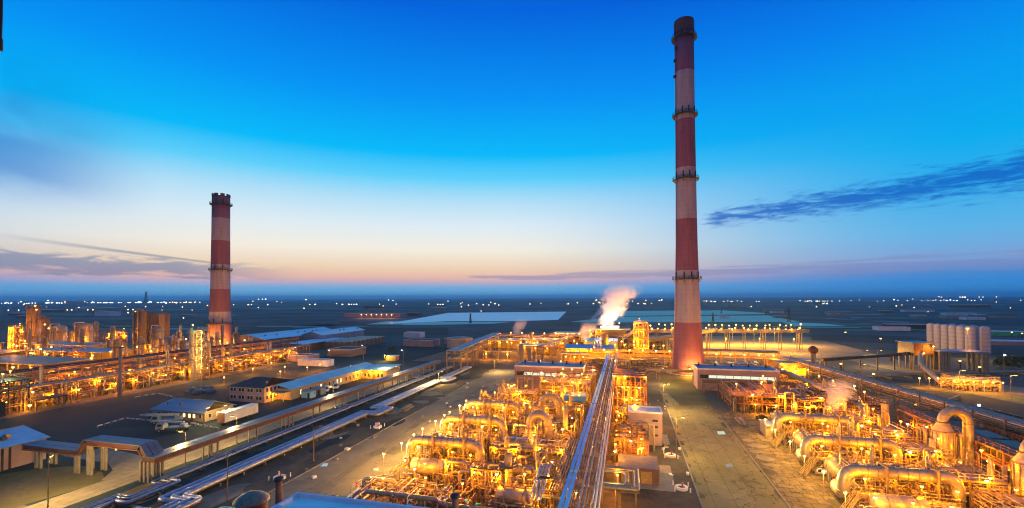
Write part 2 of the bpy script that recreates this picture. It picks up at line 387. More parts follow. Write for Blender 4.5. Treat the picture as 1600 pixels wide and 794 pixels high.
for nm, ps, z, mm in [
    ('evaporation_pond', P2((600,506),(640,500),(700,489),(885,487),(872,500),(800,502),(700,502)), .06, 'pondblue'),
    ('evaporation_pond', P2((565,508),(605,502),(680,503),(800,503),(770,506),(660,508)), .05, 'pondgreen'),
    ('evaporation_pond', P2((965,486),(1130,485),(1195,489),(1195,491),(965,494)), .06, 'pondgreen'),
    ('evaporation_pond', P2((890,503),(960,495),(1200,493),(1250,503),(960,504)), .06, 'pondgreen'),
    ('evaporation_pond', P2((1220,503),(1290,506),(1345,512),(1250,512)), .05, 'pondgreen'),
    ('dark_embankment', P2((385,514),(700,512),(700,524),(500,522)), .05, 'track'),
    ('dark_embankment', P2((1268,521),(1420,526),(1600,548),(1600,556),(1420,538),(1268,532)), .03, 'track'),
    ('dark_embankment', P2((0,503),(220,505),(330,506),(330,516),(180,512),(0,514)), .03, 'track'),
    ('railway_line', P2((960,580),(1052,582),(1052,586),(960,584)), .02, 'track'),
    ('pale_track', P2((430,511),(505,507),(535,508),(470,512)), .08, 'pale'),
    ('pale_track', P2((520,511),(560,509),(580,510),(540,513)), .07, 'pale'),
    ('pale_track', P2((220,484),(320,483),(325,484),(230,485)), .04, 'pale'),
    ('pale_track', P2((695,476.6),(750,476),(752,477),(700,477.6)), .03, 'pale'),
    ('pale_track', P2((1290,497),(1420,503),(1420,504.5),(1290,498)), .05, 'pale')]:
    o = MB().flat(ps, z).make(nm, mm); o['kind'] = 'structure'
# many faint field strips running to the horizon on both sides
fr = random.Random(3)
for i in range(120):
    px = fr.choice([fr.uniform(0, 330), fr.uniform(370, 640), fr.uniform(1130, 1600), fr.uniform(1290, 1600)]); py = 468+fr.random()**1.6*50
    w = fr.uniform(12, 110); h = .35+(py-466)*fr.uniform(.015, .07)
    o = MB().flat(P2((px-w,py),(px+w*.9,py+fr.uniform(-.4,1.0)),(px+w*.7,py+h),(px-w*.8,py+h)), .02+.0012*i).make('field_strip', fr.choice(['pale','track','track','field','field','dirtroad','soil','field']))
    o['kind'] = 'structure'

# ---------------------------------------------------------------- lamps
LT = {}
def light_data(c, e, r=.25):
    k = (c, e, r)
    if k not in LT:
        d = bpy.data.lights.new('lamp_light', 'POINT'); d.color = c; d.energy = e; d.shadow_soft_size = r; LT[k] = d
    return LT[k]
LAMP = {}
def lamp(x, y, z, z0=0, e=900, col=SODIUM, r=.3, label=None, group=None, mt='bulb', light=True, name='lamp', side=None, cat='lamp'):
    "globe lamp on a slim standard whose foot stands at z0; built at the end, see build_lamps"
    LAMPS.append((x, y, z, z0, e*LAMP_GAIN, col, r, label, group, mt, light, name, cat))
LAMPS = []; LAMP_GAIN = 1.75
def build_lamps(most=292):
    LAMPS.sort(key=lambda a: -a[6]/max(20, a[0]*fw.x+a[1]*fw.y))
    for a in LAMPS[:most]: one_lamp(*a)
    rest = LAMPS[most:]; b = MB(); mi = []
    for (x, y, z, z0, e, col, r, label, group, mt, light, name, cat) in rest:
        h = max(.8, round((z-z0)*2)/2); k = len(b.f)
        b.sph((x,y,z0+h), r, 6, .9); mi += [0]*(len(b.f)-k); k = len(b.f)
        b.tube([(x,y,z0),(x,y,z0+h-r*.8)], .06 if r < .5 else .05+r*.12, 5); mi += [1]*(len(b.f)-k)
    o = b.make('distant_lamps', 'bulb'); o.data.materials.append(M['steel']); o.data.polygons.foreach_set('material_index', mi)
    tag(o, 'hundreds of tiny amber lamps deep in the far plant and left refinery', 'lamps', None, 'stuff')
    for (x, y, z, z0, e, col, r, label, group, mt, light, name, cat) in rest:
        if light:
            h = max(.8, round((z-z0)*2)/2)
            lo = bpy.data.objects.new('light', light_data(col, e)); COL.objects.link(lo); lo.parent = o; lo.location = (x, y-(r+.55), z0+h-r*.2)
def one_lamp(x, y, z, z0, e, col, r, label, group, mt, light, name, cat, side=None):
    h = max(.8, round((z-z0)*2)/2); k = (h, r, mt, name)
    if k not in LAMP:
        b = MB().sph((0,0,0), r, 6, .9).make('bulb', mt)
        p = MB().tube([(0,0,-h),(0,0,-r*.8)], .06 if r < .5 else .05+r*.12, 6).make('pole', 'steel')
        cap = MB().lathe((0,0,0), [(r*1.15,r*.55),(r*.9,r*.9),(.05,r*1.15)], 8).make('hood', 'steel')
        LAMP[k] = (b.data, p.data, cap.data)
        for q in (b, p, cap): bpy.data.objects.remove(q)
    t_ = bpy.data.objects.new(name, None); COL.objects.link(t_); t_.location = (x, y, z0+h); t_.empty_display_size = .3
    tag(t_, label, cat, group)
    for nm, me in zip(('bulb','pole','hood'), LAMP[k]):
        o = bpy.data.objects.new(nm, me); COL.objects.link(o); o.parent = t_
    if light:
        lo = bpy.data.objects.new('light', light_data(col, e)); COL.objects.link(lo); lo.parent = t_
        d = side if side else (0, 0)
        lo.location = (d[0], d[1]-.0, -r-.35)
        if side is None: lo.location = (.0, -(r+.55), -r*.2)
    return t_
def street(x, y, h=9, rz=0, e=2500, col=WARM, label='', group=None, arm=1.6, mt='bulb', light=True):
    t_ = T('street_lamp', label, 'street lamp', (x,y,0), group)
    c, s = math.cos(rz), math.sin(rz)
    MB().tube([(x,y,0),(x,y,h)], [.12,.07], 8).make('pole', 'steel', t_)
    MB().tube(fil([(x,y,h-.02),(x,y,h+.5),(x+c*arm,y+s*arm,h+.7)], .5), .05, 6).make('arm', 'steel', t_)
    hd = MB().box(x+c*arm, y+s*arm, h+.72, .9, .36, .2, rz).make('lamp_head', 'steel', t_)
    MB().box(x+c*arm, y+s*arm, h+.57, .8, .34, .1, rz).make('lens', mt, hd)
    if light:
        lo = bpy.data.objects.new('light', light_data(col, e, .2)); COL.objects.link(lo); lo.parent = t_; lo.location = (c*arm, s*arm, h+.3)
    return t_

# ---------------------------------------------------------------- chimneys
def chimney_mat(name, H, bands, red, white):
    mt = bpy.data.materials.new(name); mt.use_nodes = True
    n = mt.node_tree.nodes; l = mt.node_tree.links; b = n['Principled BSDF']; b.inputs['Roughness'].default_value = .85
    t_ = n.new('ShaderNodeTexCoord'); sp = n.new('ShaderNodeSeparateXYZ'); l.new(t_.outputs['Object'], sp.inputs[0])
    dv = n.new('ShaderNodeMath'); dv.operation = 'DIVIDE'; l.new(sp.outputs[2], dv.inputs[0]); dv.inputs[1].default_value = H
    cr = n.new('ShaderNodeValToRGB'); cr.color_ramp.interpolation = 'CONSTANT'; l.new(dv.outputs[0], cr.inputs[0]); e = cr.color_ramp.elements
    for i, (z, k) in enumerate(bands):
        x = e[i] if i < 2 else e.new(z/H)
        x.position = z/H; x.color = ((red if k == 'r' else white if k == 'w' else (.10,.028,.040))+(1,))
    mp = n.new('ShaderNodeMapping'); l.new(t_.outputs['Object'], mp.inputs[0]); mp.inputs['Scale'].default_value = (1,1,.12)
    ns = n.new('ShaderNodeTexNoise'); l.new(mp.outputs[0], ns.inputs[0]); ns.inputs['Scale'].default_value = .55; ns.inputs['Detail'].default_value = 7; ns.inputs['Roughness'].default_value = .7
    mr = n.new('ShaderNodeMapRange'); l.new(ns.outputs[0], mr.inputs[0]); mr.inputs[1].default_value = .3; mr.inputs[2].default_value = .7; mr.inputs[3].default_value = .62; mr.inputs[4].default_value = 1.05
    # casting joints every 2.5 m of height
    wv = n.new('ShaderNodeMath'); wv.operation = 'PINGPONG'; l.new(sp.outputs[2], wv.inputs[0]); wv.inputs[1].default_value = 1.25
    jt = n.new('ShaderNodeMapRange'); l.new(wv.outputs[0], jt.inputs[0]); jt.inputs[1].default_value = 0; jt.inputs[2].default_value = .16; jt.inputs[3].default_value = .80; jt.inputs[4].default_value = 1
    mm = n.new('ShaderNodeMath'); mm.operation = 'MULTIPLY'; l.new(mr.outputs[0], mm.inputs[0]); l.new(jt.outputs[0], mm.inputs[1])
    mx = n.new('ShaderNodeMix'); mx.data_type = 'RGBA'; mx.blend_type = 'MULTIPLY'; mx.inputs[0].default_value = 1
    l.new(cr.outputs[0], mx.inputs[6]); l.new(mm.outputs[0], mx.inputs[7]); l.new(mx.outputs[2], b.inputs['Base Color'])
    return mt
def chimney(x, y, prof, mt, rings, label, H, crown=None, rails=True):
    t_ = T('chimney', label, 'chimney', (x,y,0))
    sh = MB().lathe((x,y,0), prof+[(prof[-1][0]-.7, H),(prof[-1][0]-.9, H-4)], 48).make('shaft', mt, t_)
    def rad_at(z):
        for (r0,z0),(r1,z1) in zip(prof, prof[1:]):
            if z0 <= z <= z1: return r0+(r1-r0)*(z-z0)/(z1-z0)
        return prof[-1][0]
    for z in rings:
        r = rad_at(z)
        gl = MB().ring((x,y,0), r+.02, r+1.5, z-.25, z, 40).make('gallery', 'dark', t_)
        rb = MB()
        n = 20; pts = [(x+(r+1.4)*math.cos(2*math.pi*i/n), y+(r+1.4)*math.sin(2*math.pi*i/n), z) for i in range(n)]
        rb.rail(pts, 1.3, 2, .12, True)
        for i in range(0, n, 2):
            a = 2*math.pi*i/n; rb.beam((x+(r+1.3)*math.cos(a), y+(r+1.3)*math.sin(a), z-.2), (x+(r)*math.cos(a), y+r*math.sin(a), z-1.8), .16)
        rb.make('railing', 'dark', gl)
        for a in (200, 250, 285, 330):
            MB().box(x+(r+.1)*math.cos(rad(a)), y+(r+.1)*math.sin(rad(a)), z+2.1, .5, .5, 3.0, rad(a)).make('port', 'dark', t_)
    la = MB()
    a = rad(205)
    for s in (-.3,.3):
        for (r0,z0),(r1,z1) in zip(prof, prof[1:]):
            p = lambda r_, z_: (x+(r_+.35)*math.cos(a)-s*math.sin(a), y+(r_+.35)*math.sin(a)+s*math.cos(a), z_)
            la.beam(p(r0,max(z0,2)), p(r1,z1), .1)
    z = 3
    while z < H-1:
        r = rad_at(z)
        la.beam((x+(r+.35)*math.cos(a)+.3*math.sin(a), y+(r+.35)*math.sin(a)-.3*math.cos(a), z), (x+(r+.35)*math.cos(a)-.3*math.sin(a), y+(r+.35)*math.sin(a)+.3*math.cos(a), z), .07); z += 1.0
    la.make('ladder', 'dark', t_)
    return t_, rad_at
RED, WHT = (.30,.092,.14), (.45,.355,.39)
mtA = chimney_mat('chimney_paint_tall', 181, [(0,'r'),(25.5,'w'),(52,'r'),(78,'w'),(104,'r'),(129,'w'),(154,'r'),(176,'d')], RED, WHT)
ca, ra = chimney(29.6, 243.5, [(8.2,0),(7.6,8),(6.9,18),(6.3,28),(5.75,45),(5.25,65),(5.0,90),(4.8,120),(4.72,150),(4.75,181)], mtA, (48, 99, 132, 172), 'tall red and white banded chimney right of the main pipe rack', 181)
MB().ring((29.6,243.5,0), 4.76, 4.98, 174.5, 180.5, 40).make('crown_band', 'brown', ca)
MB().ring((29.6,243.5,0), 8.3, 10.6, 0, .5, 40).make('plinth', 'concrete', ca)
for a, z in ((205,160),(200,152),(215,166)):
    MB().box(29.6+5.3*math.cos(rad(a)), 243.5+5.3*math.sin(rad(a)), z, 1.2, .8, 1.4, rad(a)).make('obstruction_light', 'dark', ca)
mtB = chimney_mat('chimney_paint_far', 117, [(0,'r'),(21,'w'),(29.5,'r'),(46,'w'),(63.6,'r'),(81,'w'),(97.5,'r'),(113,'d')], (.30,.105,.12), (.44,.335,.34))
cb, rb_ = chimney(-288.0, 264, [(8.3,0),(7.7,12),(7.1,22),(6.5,36),(6.1,60),(5.8,90),(5.7,114)], mtB, (21, 60, 108), 'shorter red and white chimney with notched crown beyond the left refinery', 114)
for i in range(8):
    a = 2*math.pi*i/8+.2
    MB().box(-288+5.3*math.cos(a), 264+5.3*math.sin(a), 114.6, .9, 2.6, 1.9, a).make('merlon', 'brown', cb)

# ---------------------------------------------------------------- covered brown trestle on the left
tr = T('covered_pipe_trestle', 'brown covered pipe trestle with blue-grey sheet roof bridging the dirt road', 'pipe trestle', (-98.5,75,0))
ZT, ZP = 5.4, 7.7
def box_run(b, p, q, w, h):  # long casing
    b.beam(p, q, w, h); return b
def casing(pts, w, name='deck'):
    for (p, q) in zip(pts, pts[1:]):
        p, q = Vector(p), Vector(q); d = q-p; ln = d.length; u = d.normalized(); sd = Vector((-u.y, u.x, 0))
        if sd.length < .1: sd = Vector((0,1,0))
        sd.normalize(); n_ = u.cross(sd)*-1
        if n_.z < 0: n_ = -n_
        def slab(off0, off1, z0, z1):
            v = []
            for e in (p, q):
                for o_ in (off0, off1):
                    for z in (z0, z1): v.append(e+sd*o_+n_*z)
            return v
        F = [(0,1,3,2),(4,6,7,5),(0,4,5,1),(2,3,7,6),(0,2,6,4),(1,5,7,3)]
        b = MB().add(slab(-w/2, w/2, -.95, -.08), F); b.make('side_casing', 'brown', tr)
        r_ = MB()
        r_.add(slab(-w/2-.12, -w*.17, -.06, .10), F); r_.add(slab(-w*.13, w*.17, -.06, .14), F); r_.add(slab(w*.21, w/2+.12, -.06, .10), F)
        r_.make('roof_sheet', 'trestleroof', tr)
        e_ = MB(); e_.add(slab(-w/2-.2, -w/2-.05, -1.15, -.98), F); e_.add(slab(w/2+.05, w/2+.2, -1.15, -.98), F); e_.make('edge_beam', 'rust', tr)
casing([(-137,75.2,5.1),(-119.8,75.2,5.1)], 3.4)
casing([(-119.6,75.2,5.1),(-117.6,75.2,ZP)], 3.4)
casing([(-117.4,75.2,ZP),(-101.2,75.2,ZP)], 3.4)
casing([(-101.0,75.2,ZP),(-99.0,75.2,ZT)], 3.4)
casing([(-98.6,73.4,ZT),(-98.6,224,ZT)], 3.4)
def cols(x, y, h, dx, dy, w=.34, mt='concrete'):
    for sx, sy in dx: MB().box(x+sx, y+sy, h/2, w, w, h).make('column', mt, tr)
cols(-119, 75.2, 4.0, [(-1.5,-1.4),(-1.5,1.4),(-.5,-1.4),(-.5,1.4)], 0, .42)
cols(-117.5, 75.2, 6.6, [(.9,-1.4),(.9,1.4),(1.9,-1.4),(1.9,1.4)], 0, .45)
cols(-100.4, 75.2, 4.3, [(-.8,-1.4),(-.8,1.4),(.3,-1.4),(.3,1.4),(1.4,-1.4),(1.4,1.4)], 0, .42)
cols(-133, 75.2, 4, [(0,-1.4),(0,1.4),(1.4,-1.4),(1.4,1.4)], 0, .5)
for i in range(11):
    y = 88+i*12.8
    for k in (-.5,.5) if i % 2 == 0 else (0,):
        for sx in (-1.3, 1.3):
            MB().box(-98.6+sx, y+k*1.6, 2.2, .3, .3, 4.4).make('column', 'concrete', tr)
    MB().bx(-100.2, y-.2, 4.05, -97, y+.2, 4.4).make('cross_beam', 'rust', tr)
o = MB().sph((-108, 73.6, 6.3), .25, 6).make('underside_lamp', 'vanwhite', tr)

# ---------------------------------------------------------------- low pipelines with expansion loops
def pipeline(xs, zs, rs, segs, label, mt, group=None, sleeper=6.0, tray=None):
    """segs: list of (y, dx) bends; pipes run along +Y and step sideways at expansion loops"""
    t_ = T('pipeline', label, 'pipeline', (xs[0], segs[0][0], 0), group)
    for x, z, r in zip(xs, zs, rs):
        k = xs.index(x); pts = [(x+segs[0][1], segs[0][0], z)]
        for (y0, d0), (y1, d1) in zip(segs, segs[1:]):
            if d0 != d1:
                yy = y1 - (k*1.1 if d1 > d0 else -k*1.1) if d0 != d1 else y1
                pts += [(x+d0, yy, z), (x+d1, yy, z)]
            else: pts.append((x+d1, y1, z))
        MB().tube(fil(pts, .9, 3), r, 8).make('pipe', mt, t_)
    x0, x1 = min(xs)-.5, max(xs)+.5; y = segs[0][0]; i = 0
    while y < segs[-1][0]:
        b = MB()
        d = 0
        for (y0, d0), (y1, d1) in zip(segs, segs[1:]):
            if y0 <= y < y1: d = d0
        b.bx(x0+d, y-.15, .1, x1+d, y+.15, min(zs)-max(rs)); b.bx(x0+d+.2, y-.2, 0, x0+d+.5, y+.2, .12); b.bx(x1+d-.5, y-.2, 0, x1+d-.2, y+.2, .12); y += sleeper
        b.make('sleeper', 'concrete', t_)
    return t_
loop_a = [(40,0),(66,0),(66.01,3.2),(72,3.2),(72.01,0),(136,0),(136.01,-3.0),(141,-3.0),(141.01,0),(196,0),(196.01,-3),(201,-3),(201.01,0),(232,0)]
pipeline([-96.2,-95.1,-93.9], [1.0,1.15,1.0], [.24,.2,.36], loop_a, 'row of thin silver pipes on low sleepers nearest the brown trestle', 'galv')
loop_b = [(40,0),(62,0),(62.01,4.4),(66,4.4),(66.01,0),(133,0),(133.01,4.2),(138,4.2),(138.01,0),(192,0),(192.01,4),(197,4),(197.01,0),(232,0)]
pipeline([-86.0,-84.4,-82.9], [1.15,1.15,1.15], [.56,.60,.56], loop_b, 'wide bundle of fat silver pipes on low sleepers beside the paved yard', 'galv')

# ---------------------------------------------------------------- pipe rack builder
def pipe_rack(p0, p1, w, zs, pipes, label, mt='steel', every=7.0, over=None, group=None, rail_=False, cat='pipe rack', name='pipe_rack', legw=.3):
    """rack from p0 to p1; zs tier heights; pipes: (offset across, tier, radius, material[, start, end])"""
    p0, p1 = Vector((p0[0],p0[1],0)), Vector((p1[0],p1[1],0)); d = p1-p0; ln = d.length; u = d.normalized(); sd = Vector((u.y,-u.x,0))
    t_ = T(name, label, cat, p0, group); n = max(1, int(ln/every))
    for i in range(n+1):
        c = p0+u*(ln*i/n); b = MB(); top = max(zs)+.9
        for s in (-1,1): b.beam(c+sd*s*w/2, c+sd*s*w/2+Vector((0,0,top)), legw)
        for z in zs: b.beam(c-sd*w/2+Vector((0,0,z-.18)), c+sd*w/2+Vector((0,0,z-.18)), legw*.8, .3)
        if i % 3 == 0 and i < n:
            for s in (-1,1):
                q = c+u*(ln/n)
                b.beam(c+sd*s*w/2+Vector((0,0,.3)), q+sd*s*w/2+Vector((0,0,min(zs)-.4)), .14)
        b.make('bent', mt, t_)
    b = MB()
    for s in (-1,1):
        for z in zs: b.beam(p0+sd*s*w/2+Vector((0,0,z-.2)), p1+sd*s*w/2+Vector((0,0,z-.2)), .2, .3)
    b.make('girder', mt, t_)
    if rail_:
        b = MB()
        for s in (-1,1): b.rail([p0+sd*s*w/2+Vector((0,0,max(zs))), p1+sd*s*w/2+Vector((0,0,max(zs)))], 1.2, 3.5, .08)
        b.make('railing', mt, t_)
    for pp in pipes:
        off, tier, r, pm = pp[:4]; a, e = (pp[4], pp[5]) if len(pp) > 4 else (0, 1)
        z = Vector((0,0,zs[tier]+r+.02))
        q0, q1 = p0+u*ln*a+sd*off+z, p0+u*ln*e+sd*off+z
        MB().tube([q0, q1], r, 8).make('pipe', pm, t_)
    return t_
# main rack up the centre
pr = random.Random(5)
pp = [(-.75,1,.11,'rackpipe'),(-.2,1,.09,'steel'),(.45,1,.16,'galv'),(1.25,1,.19,'rackpipe'),(2.0,1,.10,'rackpipe'),(2.75,1,.14,'galv')]
pp += [(-2.0+k*2.6, 0, pr.uniform(.09,.15), pr.choice(['steel','rust'])) for k in range(2)]
pp = [(a*.82,)+tuple(r_) for a, *r_ in pp]
mr_ = pipe_rack((-7.6,52), (-8.3,248), 5.1, (5.2,7.9), pp, 'long two-tier rack of blue and silver pipes running up the middle of the plant', every=7.5)
for a, bq in ((-2.5,-1.85),(-1.65,-1.05)):
    for y0, y1 in ((52,79),(80,131),(132,190),(191,248)):
        sh = lambda y: -.7*(y-52)/196
        MB().beam((-7.6+(a+bq)/2+sh(y0),y0,8.25),(-7.6+(a+bq)/2+sh(y1),y1,8.25),.60,.42).make('tray_cover','bluepipe',mr_)
# tray lines along both edges of the main rack
t_ = T('cable_tray', 'pale pipe pair on posts along the right edge of the main rack', 'cable tray', (-3.6,56,0))
for dx, r in ((0,.16),(.55,.12)): MB().tube([(-4.7+dx,55,9.3),(-5.4+dx,246,9.3)], r, 6).make('pipe', 'white', t_)
for i in range(20): MB().beam((-4.7-.035*i,56+i*10,0),(-4.7-.035*i,56+i*10,9.14),.14).make('post','steel',t_)
# expansion loop on the right side of the rack near the camera
t_ = T('pipe_expansion_loop', 'nested rectangular loops of silver pipe right of the main rack', 'pipe loop', (-2,80,0))
for k in range(4):
    a = k*.75
    MB().tube(fil([(-4.6,91.5-a,5.4-.02*k),(1.6-a,91.5-a,5.4-.02*k),(1.6-a,81.5+a,5.4-.02*k),(-4.6,81.5+a,5.4-.02*k)], .7, 3), [.30,.24,.17,.13][k], 8).make('pipe', ['jacket','jacket','jacket2','blue'][k], t_)
for x, y in ((1.2,91.2),(1.2,81.8),(-2,91.2),(-2,81.8),(1.2,86.5)): MB().beam((x,y,0),(x,y,5.1),.22).make('post','steel',t_)
MB().bx(-2.2,81.3,4.85,1.8,81.6,5.06).make('cross_beam','steel',t_); MB().bx(-2.2,91.3,4.85,1.8,91.6,5.06).make('cross_beam','steel',t_)
# tall roofed portal where the left pipelines climb
po = pipe_rack((-87.0,217), (-97,330), 7.5, (7.5,10.6), [(-2.4,0,.4,'jacket'),(-1.2,0,.34,'jacket2'),(.2,0,.4,'jacket'),(1.6,0,.3,'jacket')], 'tall steel portal row with flat blue sheet roof at the end of the left pipelines', every=12, legw=.5)
for k in range(3):
    a, bq = -3.6+k*2.5, -1.5+k*2.5
    MB().add([(-87+a,216,11.75),(-87+bq,216,11.75),(-97+bq,331,11.75),(-97+a,331,11.75),(-87+a,216,11.95),(-87+bq,216,11.95),(-97+bq,331,11.95),(-97+a,331,11.95)], [(0,3,2,1),(4,5,6,7),(0,1,5,4),(1,2,6,5),(2,3,7,6),(3,0,4,7)]).make('roof_sheet', 'roofmetal', po)
# right-hand rack running down from the far plant
pipe_rack((76.5,252), (93,118), 4.6, (6.2,8.2), [(-1.9,1,.34,'jacket'),(-1.0,1,.28,'jacket'),(-.2,1,.24,'bluepipe'),(.5,1,.3,'jacket2'),(1.3,1,.34,'jacket'),(2.0,1,.16,'white'),(-1.5,0,.3,'jacket2'),(-.4,0,.4,'jacket'),(.8,0,.26,'jacket2')], 'long silver pipe rack slanting past the right process unit to the right edge', every=9, rail_=True)
# racks across the middle distance
pipe_rack((-22,262), (28,262), 4, (6.5,8.6), [(-1.4,1,.3,'jacket2'),(-.5,1,.4,'jacket'),(.4,1,.24,'steel'),(1.3,1,.3,'jacket2'),(0,0,.3,'rust'),(1,0,.2,'steel')], 'cross rack of dull pipes behind the main rack left of the tall chimney', every=8)
pipe_rack((36,272), (78,268), 4, (6.0,8.6), [(-1.2,1,.55,'jacket'),(.4,1,.45,'jacket'),(1.4,1,.2,'steel'),(0,0,.3,'steel'),(1.1,0,.2,'rust')], 'cross rack with two fat silver pipes right of the tall chimney', every=7)
pipe_rack((5,222), (29,221), 2.4, (4.6,), [(-.6,0,.3,'steel'),(.1,0,.2,'rust'),(.7,0,.25,'steel')], 'low dark pipe bridge over the concrete road in front of the tall chimney', mt='rust', every=8)
pipe_rack((29.5,196), (62,198), 2.2, (4.6,), [(-.6,0,.3,'steel'),(.1,0,.2,'rust'),(.7,0,.25,'steel')], 'dark pipe bridge along the front of the pink right-hand building', mt='rust', every=8)
pipe_rack((-17,262), (-26,420), 5, (6.5,8.5), [(-2,1,.4,'jacket'),(-1,1,.3,'jacket2'),(0,1,.35,'jacket'),(1,1,.25,'bluepipe'),(2,1,.4,'jacket')], 'rack of pale pipes continuing from the main rack into the far plant', every=12)
pipe_rack((-52,272), (-34,420), 4, (6.5,8.5), [(-1.5,1,.4,'jacket'),(-.4,1,.3,'jacket2'),(.6,1,.35,'jacket'),(1.5,1,.25,'jacket')], 'rack of pale pipes reaching back left of the blue roofed hall', every=12)

# ---------------------------------------------------------------- buildings
def windows(t_, p, u, z0, w, h, xs, mt, nrm, frame='white'):
    for x in xs:
        c = Vector(p)+Vector(u)*x+Vector(nrm)*.04
        f = MB().beam(c+Vector((0,0,z0-.08))-Vector(u)*0, c+Vector((0,0,z0+h+.08)), .1, w+.2)
        # oriented frame box
        f = MB(); uu = Vector(u)*(w/2+.09); nn = Vector(nrm)*.05; zz = Vector((0,0,h/2+.09)); cc = c+Vector((0,0,z0+h/2))
        def bxx(b, cc, uu, nn, zz):
            v = [cc+uu*i+nn*j+zz*k for k in (-1,1) for j in (-1,1) for i in (-1,1)]
            b.add(v, [(0,2,3,1),(4,5,7,6),(0,1,5,4),(2,6,7,3),(0,4,6,2),(1,3,7,5)])
        bxx(f, cc, uu, nn, zz); fo = f.make('window', frame, t_)
        g_ = MB(); bxx(g_, cc+Vector(nrm)*.05, Vector(u)*(w/2), Vector(nrm)*.02, Vector((0,0,h/2))); g_.make('pane', mt, fo)
def gable(name, label, x0, x1, y0, y1, eave, ridge, wall, roof, axis='x', over=.5, cat='building', hip=0.0):
    t_ = T(name, label, cat, (x0,y0,0))
    w = MB()
    if axis == 'x':
        ym = (y0+y1)/2
        sec = [(x0,y0,0),(x0,y1,0),(x0,y1,eave),(x0,ym,ridge-.1 if not hip else eave),(x0,y0,eave)]
        w.add(sec+[(x1,b,c) for a,b,c in sec], [(0,1,2,3,4),(9,8,7,6,5),(0,4,9,5),(1,6,7,2)])
        r = MB(); a, b = x0-over, x1+over; h = hip*(x1-x0)
        d = (ridge-eave)*over/((y1-y0)/2)
        e = eave-d
        top = [(a,y0-over,e),(b,y0-over,e),(b-h,ym,ridge),(a+h,ym,ridge),(b,y1+over,e),(a,y1+over,e)]
    else:
        xm = (x0+x1)/2
        sec = [(x0,y0,0),(x1,y0,0),(x1,y0,eave),(xm,y0,ridge-.1 if not hip else eave),(x0,y0,eave)]
        w.add(sec+[(p,y1,c) for p,b,c in sec], [(4,3,2,1,0),(5,6,7,8,9),(0,5,9,4),(1,2,7,6)])
        r = MB(); a, b = y0-over, y1+over; h = hip*(y1-y0)
        d = (ridge-eave)*over/((x1-x0)/2); e = eave-d
        top = [(x1+over,a,e),(x1+over,b,e),(xm,b-h,ridge),(xm,a+h,ridge),(x0-over,b,e),(x0-over,a,e)]
    k = len(top); low = [(p,q,z-.18) for p,q,z in top]
    r.add(top+low, [(0,1,2,3),(3,2,4,5),(9,8,7,6),(11,10,8,9),(0,6,7,1),(4,10,11,5),(1,7,8,2),(2,8,10,4),(5,11,9,3),(3,9,6,0)])
    w.make('wall', wall, t_); ro = r.make('roof', roof, t_)
    g_ = MB(); v_ = MB(); qq = random.Random(int(x0*3+y0))
    if axis == 'x':
        g_.bx(x0-over,y0-over-.16,e-.16,x1+over,y0-over-.02,e-.02); MB().bx(x0-over+hip*(x1-x0),ym-.22,ridge-.02,x1+over-hip*(x1-x0),ym+.22,ridge+.08).make('ridge_cap','jacket2',ro)
        for k in range(max(2,int((x1-x0)/8))):
            vx = qq.uniform(x0+2,x1-2); f_ = .45; vy = y0+(ym-y0)*f_; vz = eave+(ridge-eave)*f_; v_ = MB(); v_.bx(vx-.3,vy-.3,vz-.2,vx+.3,vy+.3,vz+.7); v_.make('roof_vent','jacket2',ro)
    else:
        g_.bx(x1+over+.02,y0-over,e-.16,x1+over+.16,y1+over,e-.02); MB().bx(xm-.22,y0-over+hip*(y1-y0),ridge-.02,xm+.22,y1+over-hip*(y1-y0),ridge+.08).make('ridge_cap','jacket2',ro)
        for k in range(max(2,int((y1-y0)/14))):
            vy = qq.uniform(y0+2,y1-2); f_ = .5; vx = x1+(xm-x1)*f_; vz = eave+(ridge-eave)*f_; v_ = MB(); v_.bx(vx-.5,vy-.5,vz-.3,vx+.5,vy+.5,vz+.8); v_.make('roof_vent','jacket2',ro)
    g_.make('gutter','jacket2',ro)
    return t_
def flatroof(name, label, x0, x1, y0, y1, h, wall, roof, par=.5, cat='building', copmt='white'):
    t_ = T(name, label, cat, (x0,y0,0))
    MB().bx(x0,y0,0,x1,y1,h).make('wall', wall, t_)
    MB().bx(x0+.3,y0+.3,h,x1-.3,y1-.3,h+.06).make('roof', roof, t_)
    p = MB(); p.bx(x0-.1,y0-.1,h,x1+.1,y0+.3,h+par); p.bx(x0-.1,y1-.3,h,x1+.1,y1+.1,h+par); p.bx(x0-.1,y0+.3,h,x0+.3,y1-.3,h+par); p.bx(x1-.3,y0+.3,h,x1+.1,y1-.3,h+par)
    p.make('parapet', copmt, t_)
    return t_
# blue-roofed building right below the camera
t_ = flatroof('flat_roofed_building', 'bright blue flat roof with pale parapet at the bottom edge of the photo', -44.8, -9, 26, 53.6, 11.4, 'cream', 'bitumen', .6, copmt='lilac')
for x, y, h in ((-45.6,51.0,15.0),(-21.0,52.8,14.6)):
    v_ = T('vent_stack', 'dark brown vent pipe at the %s of the bright blue flat roof' % ('back corner' if x < -30 else 'rear parapet'), 'vent pipe', (x,y,0))
    MB().cyl((x,y,0),(x,y,h-.5),.42,14).make('pipe', 'rust', v_)
    MB().lathe((x,y,h-.5), [(.42,0),(.60,.05),(.60,.4),(.3,.55),(.01,.6)], 14).make('cowl', 'dark', v_)
v_ = T('roof_hatch', 'low grey hood lying on the bright blue flat roof', 'hood', (-37,49.5,11.46))
MB().lathe((-37,49.5,11.5), [(1.3,0),(1.3,.25),(1.0,.55),(.5,.8),(.02,.85)], 18).make('hood', 'jacket2', v_)
v_ = T('domed_tank', 'grey cone-capped tank standing left of the bright blue flat roof', 'tank', (-51.5,52.5,0))
MB().cyl((-51.5,52.5,0),(-51.5,52.5,10.6),2.0,24).make('shell', 'rust', v_)
